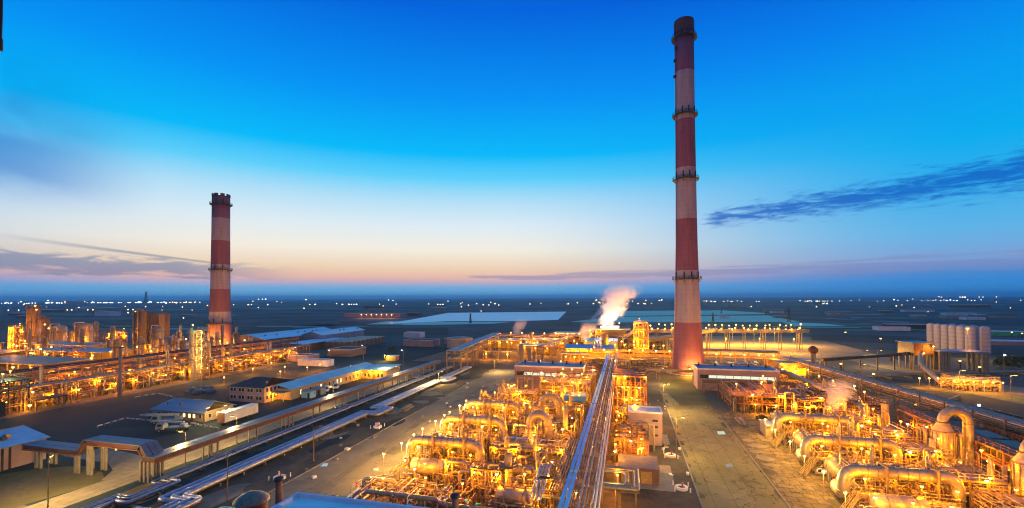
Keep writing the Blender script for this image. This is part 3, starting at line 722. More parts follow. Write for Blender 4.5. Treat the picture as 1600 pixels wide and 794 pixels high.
MB().lathe((-51.5,52.5,10.6), [(2.35,0),(2.3,.2),(1.6,.75),(.7,1.15),(.02,1.3)], 24).make('cap', 'jacket2', v_)
v_ = T('green_kiosk', 'small kiosk with bright green roof at the bottom edge left of the grey tank', 'kiosk', (-66,61,0))
MB().bx(-68.6,58.4,0,-66.0,63.4,2.6).make('wall', 'brown', v_)
MB().add([(-68.9,58,2.6),(-65.7,58,2.9),(-65.7,63.8,2.9),(-68.9,63.8,2.6),(-68.9,58,2.8),(-65.7,58,3.1),(-65.7,63.8,3.1),(-68.9,63.8,2.8)], [(0,3,2,1),(4,5,6,7),(0,1,5,4),(1,2,6,5),(2,3,7,6),(3,0,4,7)]).make('roof', 'green', v_)
# shed at the left edge
t_ = gable('shed', 'pale shed with grey sheet roof at the left edge under the trestle end', -156, -138.3, 60, 78.6, 5.4, 7.4, 'pinkwall', 'blue', 'y')
for y in (70.6, 71.9): MB().bx(-138.32,y-.18,0,-138.1,y+.18,5.2).make('downpipe', 'dark', t_)
MB().bx(-142.5,72,6.2,-141.3,73,6.9).make('roof_vent', 'dark', t_)
# low house with lit windows
t_ = gable('house', 'low house with blue-grey roof and six lit windows by the covered trestle', -151.5, -130, 114, 124.5, 3.2, 5.4, 'cream', 'roofmetal', 'x', .7, hip=.12)
windows(t_, (-151.5,114,0), (1,0,0), 1.0, .9, 1.2, (13.2,15.4,17.2), 'pane', (0,-1,0))
windows(t_, (-151.5,114,0), (1,0,0), 1.0, .9, 1.2, (3,6,9,19.8), 'glassdark', (0,-1,0))
windows(t_, (-130,114,0), (0,1,0), 1.0, .9, 1.2, (4.6,6.6,8.9), 'pane', (1,0,0))
windows(t_, (-130,114,0), (0,1,0), 1.0, .9, 1.2, (1.6,), 'glassdark', (1,0,0))
MB().bx(-135.6,113.9,0,-134.6,113.98,2.1).make('door', 'rust', t_)
# white box trailer
t_ = T('box_trailer', 'long white box trailer with rusty end wall beside the low house', 'trailer', (-121,112,0))
MB().bx(-122.8,112,.9,-120.2,125,3.9).make('body', 'white', t_)
MB().bx(-122.85,111.85,.9,-120.15,111.99,3.95).make('end_wall', 'rust', t_)
MB().bx(-122.4,112.3,.55,-120.6,124.7,.88).make('chassis', 'dark', t_)
for y in (114,121,122.6):
    for x in (-122.6,-120.4): MB().cyl((x-.15,y,.5),(x+.15,y,.5),.5,14).make('wheel', 'rubber', t_)
# two-storey office
t_ = gable('office_building', 'two-storey pinkish office with dark hip roof and two rows of windows', -147.5, -131.5, 139.5, 156, 5.8, 8.0, 'pinkwall', 'roofdark', 'x', .5, hip=.3)
for z in (1.1, 3.9):
    windows(t_, (-147.5,139.5,0), (1,0,0), z, 1.1, 1.3, (1.2,2.6,5,6.4,9,10.4,13,14.4), 'glassdark', (0,-1,0))
    windows(t_, (-131.5,139.5,0), (0,1,0), z, 1.0, 1.5, [1.4+1.9*k for k in range(8)], 'glassdark', (1,0,0))
# long low building, lit courtyard
t_ = T('long_workshop', 'long low building with blue roof and yellow lit courtyard end', 'building', (-138,146,0))
w = MB(); w.bx(-137,146,0,-125.4,206,4.3); w.bx(-125.4,193.5,0,-112,206,4.3); w.make('wall', 'cream', t_)
r = MB()
for (x0,x1,y0,y1,zl,zr) in ((-137.6,-131.2,145.2,206.6,4.4,5.9),(-131.2,-124.6,145.2,206.6,5.9,4.4)):
    v = [(x0,y0,zl),(x1,y0,zr),(x1,y1,zr),(x0,y1,zl)]
    r.add(v+[(a,b,c-.2) for a,b,c in v], [(0,1,2,3),(7,6,5,4),(0,4,5,1),(1,5,6,2),(2,6,7,3),(3,7,4,0)])
v = [(-124.6,192.8,4.45),(-111.4,192.8,4.45),(-111.4,206.6,5.3),(-124.6,206.6,5.3)]
r.add(v+[(a,b,c-.2) for a,b,c in v], [(0,1,2,3),(7,6,5,4),(0,4,5,1),(1,5,6,2),(2,6,7,3),(3,7,4,0)])
r.make('roof', 'roofblue', t_)
windows(t_, (-125.4,146,0), (0,1,0), 1.2, .8, 1.7, (5.5,17.5,28.5,31), 'pane', (1,0,0))
windows(t_, (-125.4,146,0), (0,1,0), 1.2, .8, 1.7, [8+3*k for k in range(13) if k not in (3,7,8)], 'glassdark', (1,0,0))
windows(t_, (-125.4,193.5,0), (1,0,0), 1.0, 1.0, 1.6, (2,4,9,11), 'glassdark', (0,-1,0))
MB().bx(-119.5,193.38,0,-118,193.47,2.4).make('door', 'rust', t_)
MB().bx(-136.6,142.8,3.2,-125.8,145.9,3.4).make('canopy', 'roofmetal', t_)
for x in (-136.2,-131,-126.2): MB().bx(x-.1,143,0,x+.1,143.2,3.2).make('canopy_post', 'white', t_)
for x, y, z in ((-130,143.6,2.7),(-134,143.8,2.7)): lamp(x, y, z, 1.5, 900, SODIUM, .22, 'amber lamp under the entrance canopy of the long workshop', 'workshop entrance lamps')
for x, y in ((-123.4,190.5),(-119.5,192),(-116,192.2)): lamp(x, y, 3.5, 0, 1500, SODIUM, .25, 'amber lamp in the courtyard corner of the long workshop', 'workshop courtyard lamps')
# centre and right control halls with a strip of lit glazing
for (x0,x1,y0,y1,h,zs,lab) in ((-44.8,-17,178,190,10.9,7.6,'pink control hall with lit window strip left of the main pipe rack'),(28.2,59,201.5,214,8.6,5.2,'pink hall with lit window strip beside the tall chimney foot')):
    t_ = flatroof('control_hall', lab, x0, x1, y0, y1, h, 'pinkwall', 'roofmetal', .55)
    b_ = MB().bx(x0+1,y0-.06,zs-.15,x1-1,y0+.02,zs+1.35).make('window_band', 'dark', t_)
    n = 9
    for k in range(n):
        a = x0+1.15+(x1-x0-2.3)*k/n; e = x0+1.0+(x1-x0-2.3)*(k+1)/n
        MB().bx(a,y0-.09,zs,e,y0-.062,zs+1.2).make('pane', 'glassdark' if k == 0 else 'panewhite', b_)
    for k in range(5):
        a = x0+2+(x1-x0-4)*k/4
        MB().cyl((a,y1-1,h+.06),(a,y1-1,h+1.3),.4,10).make('roof_vent', 'dark', t_)
# pink block and brick shed right of the rack
t_ = flatroof('equipment_block', 'tall windowless pinkish block with pale roof right of the main rack', 0, 8.6, 124, 130.5, 8.3, 'pinkwall', 'blue', .4)
for x, z in ((6.8,6.2),(6.8,4.6),(6.8,2.4),(4.0,3.6)): MB().bx(x-.7,123.9,z,x+.7,123.98,z+.5).make('louvre', 'dark', t_)
MB().bx(8.7,122,1.0,10.2,130,1.3).make('ledge', 'concrete', t_)
t_ = flatroof('brick_shed', 'low brown shed with grey flat roof and two yellow double doors', -2.2, 6.1, 98, 106.2, 3.1, 'brickwall', 'roofgrey', .12, copmt='brickwall')
MB().bx(-1.6,97.9,.1,.3,97.97,2.6).make('door', 'yellow', t_); MB().bx(2.4,97.9,.1,4.6,97.97,2.6).make('door', 'yellow', t_)
struct('concrete_pad', rect(-3.2, 95.5, 9.2, 110), .03, 'concrete')
# warehouses
t_ = gable('warehouse', 'large warehouse with pale blue gabled roof beside the shorter chimney', -301, -266, 283, 372, 8, 11.5, 'pinkwall', 'roofcyan', 'y', .6)
t_ = gable('warehouse', 'second pale blue gabled hall directly right of the large warehouse', -266, -246, 322, 384, 8.5, 11.5, 'roofmetal', 'roofcyan', 'y', .6)
t_ = flatroof('store_building', 'low long store with pale blue flat roof in front of the warehouses', -252, -232, 284, 336, 5.0, 'rust', 'roofcyan', .3)
t_ = flatroof('steel_hall', 'unfinished grey steel frame hall right of the blue warehouses', -228, -206, 300, 352, 5.4, 'jacket2', 'jacket2', .2)
for i in range(9): MB().bx(-206,301+i*6,0,-205.5,301.5+i*6,6.2).make('column', 'steel', t_)
for i in range(5): MB().bx(-227+i*5,299.4,0,-226.5+i*5,299.8,6.2).make('column', 'steel', t_)
for x0,x1,y0,y1,h,lab,wl,rf in ((-196,-178,262,280,4.6,'small grey store between the street lamps behind the workshop','jacket2','roofdark'),(-176,-150,330,344,5,'pinkish low building behind the pipe field left of the tall portal','pinkwall','roofdark'),(-214,-196,402,412,5,'small white box building beyond the steel frame hall','white','white'),(-150,-133,352,366,4.5,'flat pinkish building before the far tank','pinkwall','concrete'),(-205,-190,236,246,3.6,'orange lit cabin beside the left refinery yard','pinkwall','rust'),(-186,-166,222,228,3.4,'silver roofed cabin lit orange behind the long workshop','white','roofmetal')):
    flatroof('outbuilding', lab, x0, x1, y0, y1, h, wl, rf, .25)

# ---------------------------------------------------------------- process equipment builders
def frame(x0, x1, y0, y1, levels, nx, ny, label, mt='steel', group=None, rail=True, clad=None, cat='steel platform', deckmt=None, cw=.26, brace=True, gap=()):
    t_ = T('steel_platform', label, cat, ((x0+x1)/2, (y0+y1)/2, 0), group)
    top = max(levels); cb_ = MB().bx(-cw/2,-cw/2,0,cw/2,cw/2,top)
    first = None
    for i in range(nx+1):
        for j in range(ny+1):
            x, y = x0+(x1-x0)*i/nx, y0+(y1-y0)*j/ny
            if first is None:
                first = MB().bx(x-cw/2,y-cw/2,0,x+cw/2,y+cw/2,top).make('column', mt, t_); fx, fy = x, y
            else:
                c = first.copy(); COL.objects.link(c); c.location = (x-fx, y-fy, 0)
    for k, z in enumerate(levels):
        b = MB()
        if k not in gap:
            n = max(2, nx)   # grating laid in strips with openings
            for i in range(n):
                a, e = x0+(x1-x0)*i/n, x0+(x1-x0)*(i+1)/n
                if R.random() < .78: b.bx(a, y0, z-.1, e-.05, y1 if R.random() < .6 else y0+(y1-y0)*R.uniform(.35,.7), z-.02)
        for i in range(nx+1):
            x = x0+(x1-x0)*i/nx; b.beam((x,y0,z-.26),(x,y1,z-.26),.16,.28)
        for j in range(ny+1):
            y = y0+(y1-y0)*j/ny; b.beam((x0,y,z-.26),(x1,y,z-.26),.16,.28)
        d = b.make('deck', deckmt or mt, t_)
        if rail:
            MB().rail([(x0,y0,z),(x1,y0,z),(x1,y1,z),(x0,y1,z)], 1.15, 2.0, .075, True).make('railing', 'yellow' if mt != 'rust' else 'rust', d)
    if brace:
        b = MB(); e2 = MB(); zz = [0]+sorted(levels)
        for a, e in zip(zz, zz[1:]):
            for i in range(nx):
                if R.random() < .5:
                    xa, xb = x0+(x1-x0)*i/nx, x0+(x1-x0)*(i+1)/nx
                    for y in (y0, y1): b.beam((xa,y,a),(xb,y,e-.3),.12)
            b.beam((x0,y0,a),(x0,y1,e-.3),.12); e2.beam((x1,y1,a),(x1,y0,e-.3),.12)
        b.make('brace', mt, t_); e2.make('brace', mt, t_)
    return t_
def tangle(x0, x1, y0, y1, z0, z1, n, label, group=None, seed=0, rmax=.26, mts=('jacket','jacket','jacket2','jacket2','steel','rust','galv','white','dark'), name='pipework', cat='pipework'):
    "connected right-angled runs of pipe with valves"
    q = random.Random(seed*91+int(x0*7+y0*13)); t_ = T(name, label, cat, ((x0+x1)/2,(y0+y1)/2,0), group)
    for i in range(int(n*1.8)):
        p = Vector((q.uniform(x0,x1), q.uniform(y0,y1), q.choice([0,0,z0]))); pts = [p]; ax = 2
        for k in range(q.randint(3,6)):
            p = p.copy()
            if ax == 2: p.z = q.uniform(z0,z1); ax = q.choice([0,0,1])
            elif ax == 0: p.x = q.uniform(x0,x1); ax = q.choice([1,2,2])
            else: p.y = q.uniform(y0,y1); ax = q.choice([0,2,2])
            if (p-pts[-1]).length > .6: pts.append(p)
        if pts[-1].z > .1: pts.append(Vector((pts[-1].x+.001, pts[-1].y, 0)) if q.random() < .7 else pts[-1]+Vector((.8,0,0)))
        r = q.uniform(.06, rmax)*q.uniform(.45,.95)
        if len(pts) < 3: continue
        MB().tube(fil(pts, .5, 3), r, 7).make('pipe', q.choice(mts), t_)
        if q.random() < .5:
            a, b = pts[1], pts[2]; c = a.lerp(b, .5); d = (b-a).normalized()
            v = MB().cyl(c-d*.35, c+d*.35, r*1.9, 8); u, w = frame_of(d); st = w if abs(w.z) > .5 else Vector((0,0,1))
            v.beam(c, c+st*(r+.6), .1); v.lathe(c+st*(r+.6), [(.02,-.03),(.28,-.03),(.28,.03),(.02,.03)], 8, st)
            v.make('valve', q.choice(['rust','steel','redpaint','bluepipe']) if q.random() < .5 else 'steel', t_)
    return t_
def drum(c, ln, r, label, axis='x', mt='jacket', group=None, leg=True, nz=3, name='drum', cat='drum', saddle='concrete'):
    "horizontal vessel with dished ends, saddles and nozzles"
    x, y, z = c; t_ = T(name, label, cat, (x,y,0), group); a = (1,0,0) if axis == 'x' else (0,1,0)
    h = ln/2
    MB().lathe(c, [(.01,-h-r*.42),(r*.45,-h-r*.36),(r*.8,-h-r*.2),(r,-h),(r,h),(r*.8,h+r*.2),(r*.45,h+r*.36),(.01,h+r*.42)], 22, a).make('shell', mt, t_)
    A = Vector(a)
    for s in (-.62,.62):
        p = Vector(c)+A*h*s; wx, wy = (.5, r*1.6) if axis == 'x' else (r*1.6, .5)
        if leg: MB().bx(p.x-wx/2,p.y-wy/2,0,p.x+wx/2,p.y+wy/2,z-r*.55).make('saddle', saddle, t_)
        q = MB().lathe(p, [(r+.01,-.12),(r+.05,-.12),(r+.05,.12),(r+.01,.12)], 22, a).make('band', 'jacket2', t_)
    for k in range(nz):
        p = Vector(c)+A*h*(-.7+1.4*k/max(1,nz-1))
        MB().cyl(p+Vector((0,0,r*.9)), p+Vector((0,0,r+.55)), .2, 8).cyl(p+Vector((0,0,r+.55)), p+Vector((0,0,r+.65)), .34, 8).make('nozzle', 'steel', t_)
    return t_
def column(x, y, h, r, label, mt='jacket', group=None, plats=(.55,.95), z0=0, cone=0, lad=True, name='column_vessel', cat='column', n=26, skirt=True, bands=True):
    t_ = T(name, label, cat, (x,y,0), group)
    prof = [(r,1.5 if skirt else z0),(r,h-r*.5)]
    prof += [(r*.86,h-r*.22),(r*.5,h-.06*r),(.01,h)] if not cone else [(r*.98,h-r*.45),(cone,h+r*.55),(.01,h+r*.56)]
    MB().lathe((x,y,z0), prof, n).make('shell', mt, t_)
    if skirt: MB().lathe((x,y,z0), [(r*.96,0),(r*.96,1.5)], n).make('skirt', 'concrete', t_)
    if bands:
        b = MB()
        k = 3.2
        while k < h-r: b.ring((x,y,z0), r+.005, r+.045, k, k+.14, n); k += 2.6
        b.make('band', 'jacket2', t_)
    for f in plats:
        z = z0+h*f-(.3 if f > .9 else 0)
        pl = MB().ring((x,y,0), r+.03, r+1.25, z-.1, z, 20).make('platform', 'steel', t_)
        pts = [(x+(r+1.2)*math.cos(2*math.pi*i/14), y+(r+1.2)*math.sin(2*math.pi*i/14), z) for i in range(14)]
        MB().rail(pts, 1.1, 3, .08, True).make('railing', 'yellow', pl)
    if lad:
        b = MB(); lx = x+(r+.25)
        for s in (-.25,.25): b.beam((lx,y+s,z0),(lx,y+s,z0+h),.07)
        z = z0+.4
        while z < z0+h: b.beam((lx,y-.25,z),(lx,y+.25,z),.05); z += .5
        b.make('ladder', 'yellow', t_)
        MB().tube(fil([(x-r*.2,y-r-.35,z0+.5),(x-r*.2,y-r-.35,z0+h+1.0),(x,y,z0+h+1.0),(x,y,z0+h-.1)], .6, 3), .2+r*.05, 8).make('overhead_pipe', 'jacket', t_)
    return t_
def stair(p0, p1, w, label, group=None, mt='yellow'):
    "straight steel stair with treads, stringers and handrails, from p0 (foot) to p1 (head)"
    p0, p1 = Vector(p0), Vector(p1); t_ = T('steel_stair', label, 'stair', (p0.x,p0.y,0), group)
    d = p1-p0; sd = Vector((-d.y,d.x,0)).normalized()*w/2; n = max(3, int(abs(d.z)/.24))
    b = MB()
    for i in range(n):
        c = p0.lerp(p1, (i+.5)/n); b.beam(c-sd, c+sd, .26, .05)
    b.make('tread', 'steel', t_)
    for s in (-1,1):
        st = MB().beam(p0+sd*s, p1+sd*s, .08, .25).make('stringer', mt, t_)
        h = MB()
        for k in (.55,1.05): h.beam(p0+sd*s+Vector((0,0,k)), p1+sd*s+Vector((0,0,k)), .075)
        for i in range(6):
            c = p0.lerp(p1, i/5)+sd*s; h.beam(c, c+Vector((0,0,1.05)), .07)
        h.make('handrail', mt, t_)
    return t_
def pump(x, y, rz, label, group):
    t_ = T('pump', label, 'pump', (x,y,0), group); c, s = math.cos(rz), math.sin(rz)
    MB().box(x,y,.15,2.6,1.0,.3,rz).make('plinth', 'concrete', t_)
    MB().cyl((x-.9*c,y-.9*s,.8),(x+.2*c,y+.2*s,.8),.42,12).make('motor', R.choice(['bluepipe','green','steel']), t_)
    MB().lathe((x+.55*c,y+.55*s,.8), [(.05,-.3),(.5,-.22),(.55,0),(.5,.22),(.05,.3)], 12, (c,s,0)).cyl((x+.55*c,y+.55*s,1.1),(x+.55*c,y+.55*s,2.0),.16,8).make('casing', 'steel', t_)
def duct_loop(x0, x1, y, zt, zl, zr, r, label, bend=2.4, tail=None):
    t_ = T('duct_loop', label, 'duct', (x0,y,0))
    pts = [(x0,y,zl),(x0,y,zt),(x1,y,zt),(x1,y,zr)]
    if tail: pts = tail+pts[1:]
    MB().tube(fil(pts, bend, 7), r, 22).make('duct', 'jacket', t_)
    for k in (.2,.29,.38,.47,.56,.65,.74,.83):
        p = Vector((x0+(x1-x0)*k, y, zt)); MB().lathe(p, [(r+.01,-.07),(r+.05,-.07),(r+.05,.07),(r+.01,.07)], 22, (1,0,0)).make('band', 'jacket2', t_)
    for x, z in ((x0,zt*.42),(x1,zt*.45)): MB().lathe((x,y,z), [(r+.01,-.12),(r+.14,-.12),(r+.14,.12),(r+.01,.12)], 22).make('flange', 'jacket2', t_)
    for k in (.36,.80):
        x = x0+(x1-x0)*k; b = MB()
        for s in (-1,1): b.bx(x-.16,y+s*(r+.28)-.16,0,x+.16,y+s*(r+.28)+.16,zt+r+.5)
        b.bx(x-.14,y-r-.3,zt+r+.1,x+.14,y+r+.3,zt+r+.42); b.bx(x-.14,y-r-.3,zt-r-.4,x+.14,y+r+.3,zt-r-.08)
        b.make('support_trestle', 'steel', t_)
    b = MB()
    for a, e in ((.04,.30),(.44,.62)):
        b.beam((x0+(x1-x0)*a,y-r-.5,zt-r-.2),(x0+(x1-x0)*e,y-r-.5,.6),.14)
    b.make('brace', 'yellow', t_)
    return t_
def u_duct(x, y, top, r, half, zl, zr, label, vr, vh, cone, zc):
    "inverted U duct leaving the cone of an upright vessel"
    t_ = T('hooped_vessel', label, 'vessel', (x,y,0))
    MB().lathe((x,y,0), [(vr,0),(vr,zc),(cone,zc+vr*.72),(cone,zl)], 26).make('shell', 'jacket', t_)
    MB().ring((x,y,0), vr+.01, vr+.12, zc-.15, zc+.05, 26).make('rim', 'rust', t_)
    b = MB()
    for i in range(12):
        a = 2*math.pi*i/12; b.beam((x+(vr+.09)*math.cos(a),y+(vr+.09)*math.sin(a),.2),(x+(vr+.09)*math.cos(a),y+(vr+.09)*math.sin(a),zc-.2),.16)
    b.make('stiffener', 'jacket2', t_)
    pts = [(x,y,zl-.2)]+[(x+half-half*math.cos(math.pi*i/14), y, top-half-r+half*math.sin(math.pi*i/14)) for i in range(15)]+[(x+2*half,y,zr)]
    MB().tube(pts, r, 20).make('duct', 'jacket', t_)
    for z in (top-half-r-.3,): MB().lathe((x+2*half,y,z), [(r+.01,-.08),(r+.07,-.08),(r+.07,.08),(r+.01,.08)], 20).make('band', 'jacket2', t_)
    MB().lathe((x,y,zl), [(cone+.01,-.1),(cone+.12,-.1),(cone+.12,.1),(cone+.01,.1)], 20).make('flange', 'jacket2', t_)
    return t_

def unit_lamps(pts, label, group, e=900, r=.26, col=SODIUM):
    for i, (x, y, z, z0) in enumerate(pts): lamp(x, y, z+.9, z0, e*1.15, col, r, label, group, mt='bulbpale' if i % 4 == 1 else 'bulb')

# ---------------------------------------------------------------- the three trains of a process unit
RANK = ['nearest', 'middle', 'farthest']
def train(X, Y_, k, side, W_=16.6, rich=True):
    rk = RANK[k]; S = '%s duct loop %s' % (rk, side)
    duct_loop(X, X+W_, Y_, 6.7, 1.2, 1.4, 1.08, rk+' big silver level-topped duct loop '+side, tail=[(X+3.5,Y_+5.2,2.2),(X+.2,Y_+4.6,2.2),(X,Y_,1.6)] if side.startswith('right') else None)
    drum((X+6.6, Y_-4.2, 2.6), 7.2, 1.75, 'fat jacketed drum lying in front of the '+S)
    drum((X+9.5, Y_+4.6, 3.6), 8.0, 1.45, 'jacketed drum lying behind the '+S)
    drum((X+13.8, Y_-5.6, 1.8), 4.4, .95, 'small drum by the stair before the '+S, mt='jacket2', nz=2)
    if side.startswith('right'): drum((X+3.6, Y_+9.4, 3.4), 6.4, 2.2, 'round-ended brown vessel pointing at the camera behind the '+S, axis='y', mt='jacket2')
    frame(X+2.4, X+15.2, Y_+1.6, Y_+8.4, (2.9,5.4), 4, 2, 'two-level steel platform directly behind the '+S)
    frame(X+1.0, X+5.4, Y_-2.6, Y_-1.4, (3.4,), 2, 1, 'narrow walkway across the left leg of the '+S, mt='yellow')
    frame(X+9.8, X+16.0, Y_-3.4, Y_-1.6, (3.0,), 2, 1, 'narrow walkway below the right end of the '+S, mt='yellow')
    stair((X-2.4,Y_-5.0,0),(X+1.4,Y_-2.4,3.4), 1.0, 'left stair up to the walkway of the '+S)
    stair((X+13.6,Y_-8.4,0),(X+10.4,Y_-3.2,3.0), 1.0, 'right stair up to the walkway of the '+S)
    z = 'thin silver pipework %s the '
    tangle(X+1.5, X+8.5, Y_-.4, Y_+8, .8, 6.0, 11, (z % 'behind left half of')+S, seed=k+1)
    tangle(X+8.5, X+16.5, Y_-.4, Y_+8, .8, 6.2, 12, (z % 'behind right half of')+S, seed=k+2)
    tangle(X+.5, X+9, Y_-8, Y_-2.5, .5, 3.2, 9, (z % 'before left half of')+S, seed=k+3, rmax=.2)
    tangle(X+9, X+18, Y_-8, Y_-1.6, .5, 3.8, 11, (z % 'before right half of')+S, seed=k+4, rmax=.22)
    L_ = [(X+2.6,Y_-1.8,5.0,3.4),(X+4.5,Y_+1.4,4.9,2.9),(X+9.0,Y_+1.6,4.9,2.9),(X+13.6,Y_+1.5,4.8,2.9),(X+6.5,Y_+8.2,7.4,5.4),(X+14.5,Y_+8.0,7.4,5.4),(X+11.0,Y_-2.2,4.4,3.0),(X+15.6,Y_-3.2,4.6,3.0),(X+7,Y_-7.4,3.6,0),(X+2.0,Y_-6.6,3.4,0),(X+12.2,Y_-7.6,3.4,0)]
    if side.startswith('left'): unit_lamps([(X-2.8,Y_-7,4.6,0),(X-2.6,Y_+.5,4.6,0),(X-2.8,Y_+7,4.6,0)],'added yellow lamp at yard edge by the '+S,'added yard edge lamps by the '+S,2600,.27,(1,.58,.12))  # extra post lamps added along the unit edge to spill light on the yard
    else: unit_lamps([(X-2.6,Y_-7,4.2,0),(X-2.2,Y_+3,4.2,0)],'added yellowish post lamp at the roadside by the '+S,'added road edge lamps by the '+S,2200,.27,(1,.5,.08))  # extra post lamps added here to light the road side
    unit_lamps(L_, 'small amber lamp on steelwork round the '+S, 'lamps of the %s duct loop %s' % (rk, side), 900)
LS, RS = 'left of the main rack', 'right of the road'
for k, y in enumerate((94,113,131)): train(-48.2, y, k, LS)
for k, y in enumerate((97,115.5,135)): train(38.8, y, k, RS, 17.4)

def hoops(x0,x1,y0,y1,n,hm,label,group,seed):
    q = random.Random(seed)
    for i in range(n):
        x, y, h, w = q.uniform(x0,x1), q.uniform(y0,y1), q.uniform(.6,1)*hm, q.uniform(1.2,3.2); r = q.uniform(.13,.30)
        t_ = T('pipe_hoop',label,'pipe',(x,y,0),group); d = Vector((w,0,0)) if q.random() < .65 else Vector((0,w,0)); b = Vector((x,y,0))
        MB().tube(fil([b,b+Vector((0,0,h)),b+d+Vector((0,0,h)),b+d+Vector((0,0,q.choice([0,h*.4])))],.7,4),r,9).make('pipe',q.choice(['jacket','jacket','jacket2']),t_)
        for k in (.3,.62): MB().lathe(b+Vector((0,0,h*k)),[(r+.01,-.06),(r+.12,-.06),(r+.12,.06),(r+.01,.06)],9).make('flange','steel',t_)
def stacks(x0,x1,y0,y1,n,h0,h1,r0,r1,label,group,seed,mts=('jacket','jacket2','cream')):
    q = random.Random(seed)
    for i in range(n):
        x, y, h, r = q.uniform(x0,x1), q.uniform(y0,y1), q.uniform(h0,h1), q.uniform(r0,r1)
        column(x,y,h,r,label,plats=(q.uniform(.55,.9),) if r > .6 else (),group=group,mt=q.choice(mts),n=14,bands=r > .6,lad=q.random() < .6)
for k, y in enumerate((94,113,131)):
    w_ = RANK[k]+' duct loop '+LS; hoops(-47,-32,y+.5,y+9.5,9,8.2,'upright pipe hoop rising behind the '+w_,'hoops behind the '+w_,500+k); hoops(-47,-31,y-8.5,y-2,6,4.6,'low pipe hoop in front of the '+w_,'hoops before the '+w_,510+k)
    stacks(-46,-32,y+2,y+9,3,6,9.4,.35,.7,'slim upright vessel behind the '+w_,'slim vessels behind the '+w_,520+k)
for k, y in enumerate((97,115.5,135)):
    w_ = RANK[k]+' duct loop '+RS; hoops(41,56,y+.5,y+9.5,9,8.4,'upright pipe hoop rising behind the '+w_,'hoops behind the '+w_,530+k); hoops(42,58,y-8.5,y-2,6,4.6,'low pipe hoop in front of the '+w_,'hoops before the '+w_,540+k)
    stacks(43,57,y+2,y+9,3,6,9.6,.35,.7,'slim upright vessel behind the '+w_,'slim vessels behind the '+w_,550+k)
hoops(-30,-13,82,152,22,9.0,'upright pipe hoop in the strip left of the main rack','hoops left of the main rack',560); stacks(-30,-13,84,152,9,6,10.5,.35,.8,'slim upright vessel in the strip left of the main rack','slim vessels left of the main rack',561)
hoops(58,72,88,150,16,8.6,'upright pipe hoop between the right duct loops and the slanting rack','hoops before the slanting rack',562); stacks(58,72,88,150,6,6,10,.35,.7,'slim upright vessel between the right duct loops and the slanting rack','slim vessels before the slanting rack',563)
hoops(-3,5,110,158,8,9,'upright pipe hoop right of the main rack','hoops right of the main rack',564)
hoops(36,74,164,196,14,8,'upright pipe hoop on the broad right platform area','hoops of the broad right platform',565); stacks(36,74,164,196,5,6,9.5,.4,.8,'slim upright vessel on the broad right platform area','slim vessels of the broad right platform',566)
hoops(-44,-13,150,176,14,10,'upright pipe hoop before the pink control hall','hoops before the pink control hall',567)
# ---- strip between the left trains and the main rack
u_duct(-23.6, 109, 11.2, .95, 2.3, 6.9, .2, 'upright coned vessel with inverted U duct nearest the main rack', 2.1, 4.3, 1.15, 4.3)
u_duct(-24.6, 130, 11.0, .95, 2.6, 6.9, .2, 'second coned vessel with inverted U duct behind the nearest one', 2.1, 4.3, 1.15, 4.3)
u_duct(68.3, 122, 14.2, .95, 2.35, 10.6, .2, 'tall coned vessel with inverted U duct on the right before the slanting rack', 1.95, 8.6, 1.1, 8.8)
u_duct(70.6, 103.5, 13.6, .95, 2.35, 10.2, .2, 'tall coned vessel with inverted U duct at the right edge of the photo', 1.95, 8.2, 1.1, 8.4)
for i, y in enumerate((86.5, 101, 120, 139, 148)):
    w_ = ('at the near end of', 'a little way up', 'halfway along', 'three quarters along', 'at the far end of')[i]+' the strip left of the main rack'
    frame(-30.2, -13.2, y-4, y+4.4, (3.0,5.6) if i % 2 else (2.8,), 5, 2, 'steel platform %s' % w_)
    drum((-20.5, y+1.4, 4.4), 6.5, 1.1, 'long jacketed exchanger lying %s' % w_, mt='jacket')
    if i in (0,1,3): drum((-27.3, y-1.5, 1.7), 3.6, .9, 'short drum lying %s' % w_, axis='y', mt='jacket2', nz=2)
    tangle(-30.5, -22, y-5.5, y+5, .5, 6.4, 13, 'left-hand silver pipework %s' % w_, seed=i+20)
    tangle(-22.5, -12.8, y-5.5, y+5, .5, 6.8, 14, 'right-hand silver pipework %s' % w_, seed=i+30)
    unit_lamps([(-29,y-3.8,4.6,2.8),(-24.5,y-3.8,4.6,2.8),(-19,y-3.6,4.7,2.8),(-14.2,y-3.6,4.7,2.8),(-21.8,y+4.2,5.2,2.8),(-15,y+4.2,7.2,5.6) if i % 2 else (-15,y+4,5.0,2.8)], 'amber lamp on platform %s' % w_, 'lamps %s' % w_, 850)
t_ = T('pipe_bank', 'bank of pale parallel pipes slanting up beside the blue pipes of the main rack', 'pipes', (-15,78,0))
for i in range(4): MB().tube([(-16.6+i*.62,76,4.2),(-16.4+i*.62,86,6.9)], .17, 7).make('pipe', 'white', t_)
for i in range(5): MB().tube([(-13.9+i*.5,79+i*.4,4.6),(-13.3+i*.5,104,6.4)], .13, 7).make('pipe', 'jacket', t_)
MB().bx(-16.9,78,0,-16.6,78.3,4.6).bx(-12,78,0,-11.7,78.3,4.6).bx(-16.9,78.02,4.2,-11.7,78.28,4.5).make('support','steel',t_)
MB().bx(-16.9,100,0,-16.6,100.3,6.0).bx(-11.4,100,0,-11.1,100.3,6.0).bx(-16.9,100.02,5.7,-11.1,100.28,6.0).make('support','steel',t_)
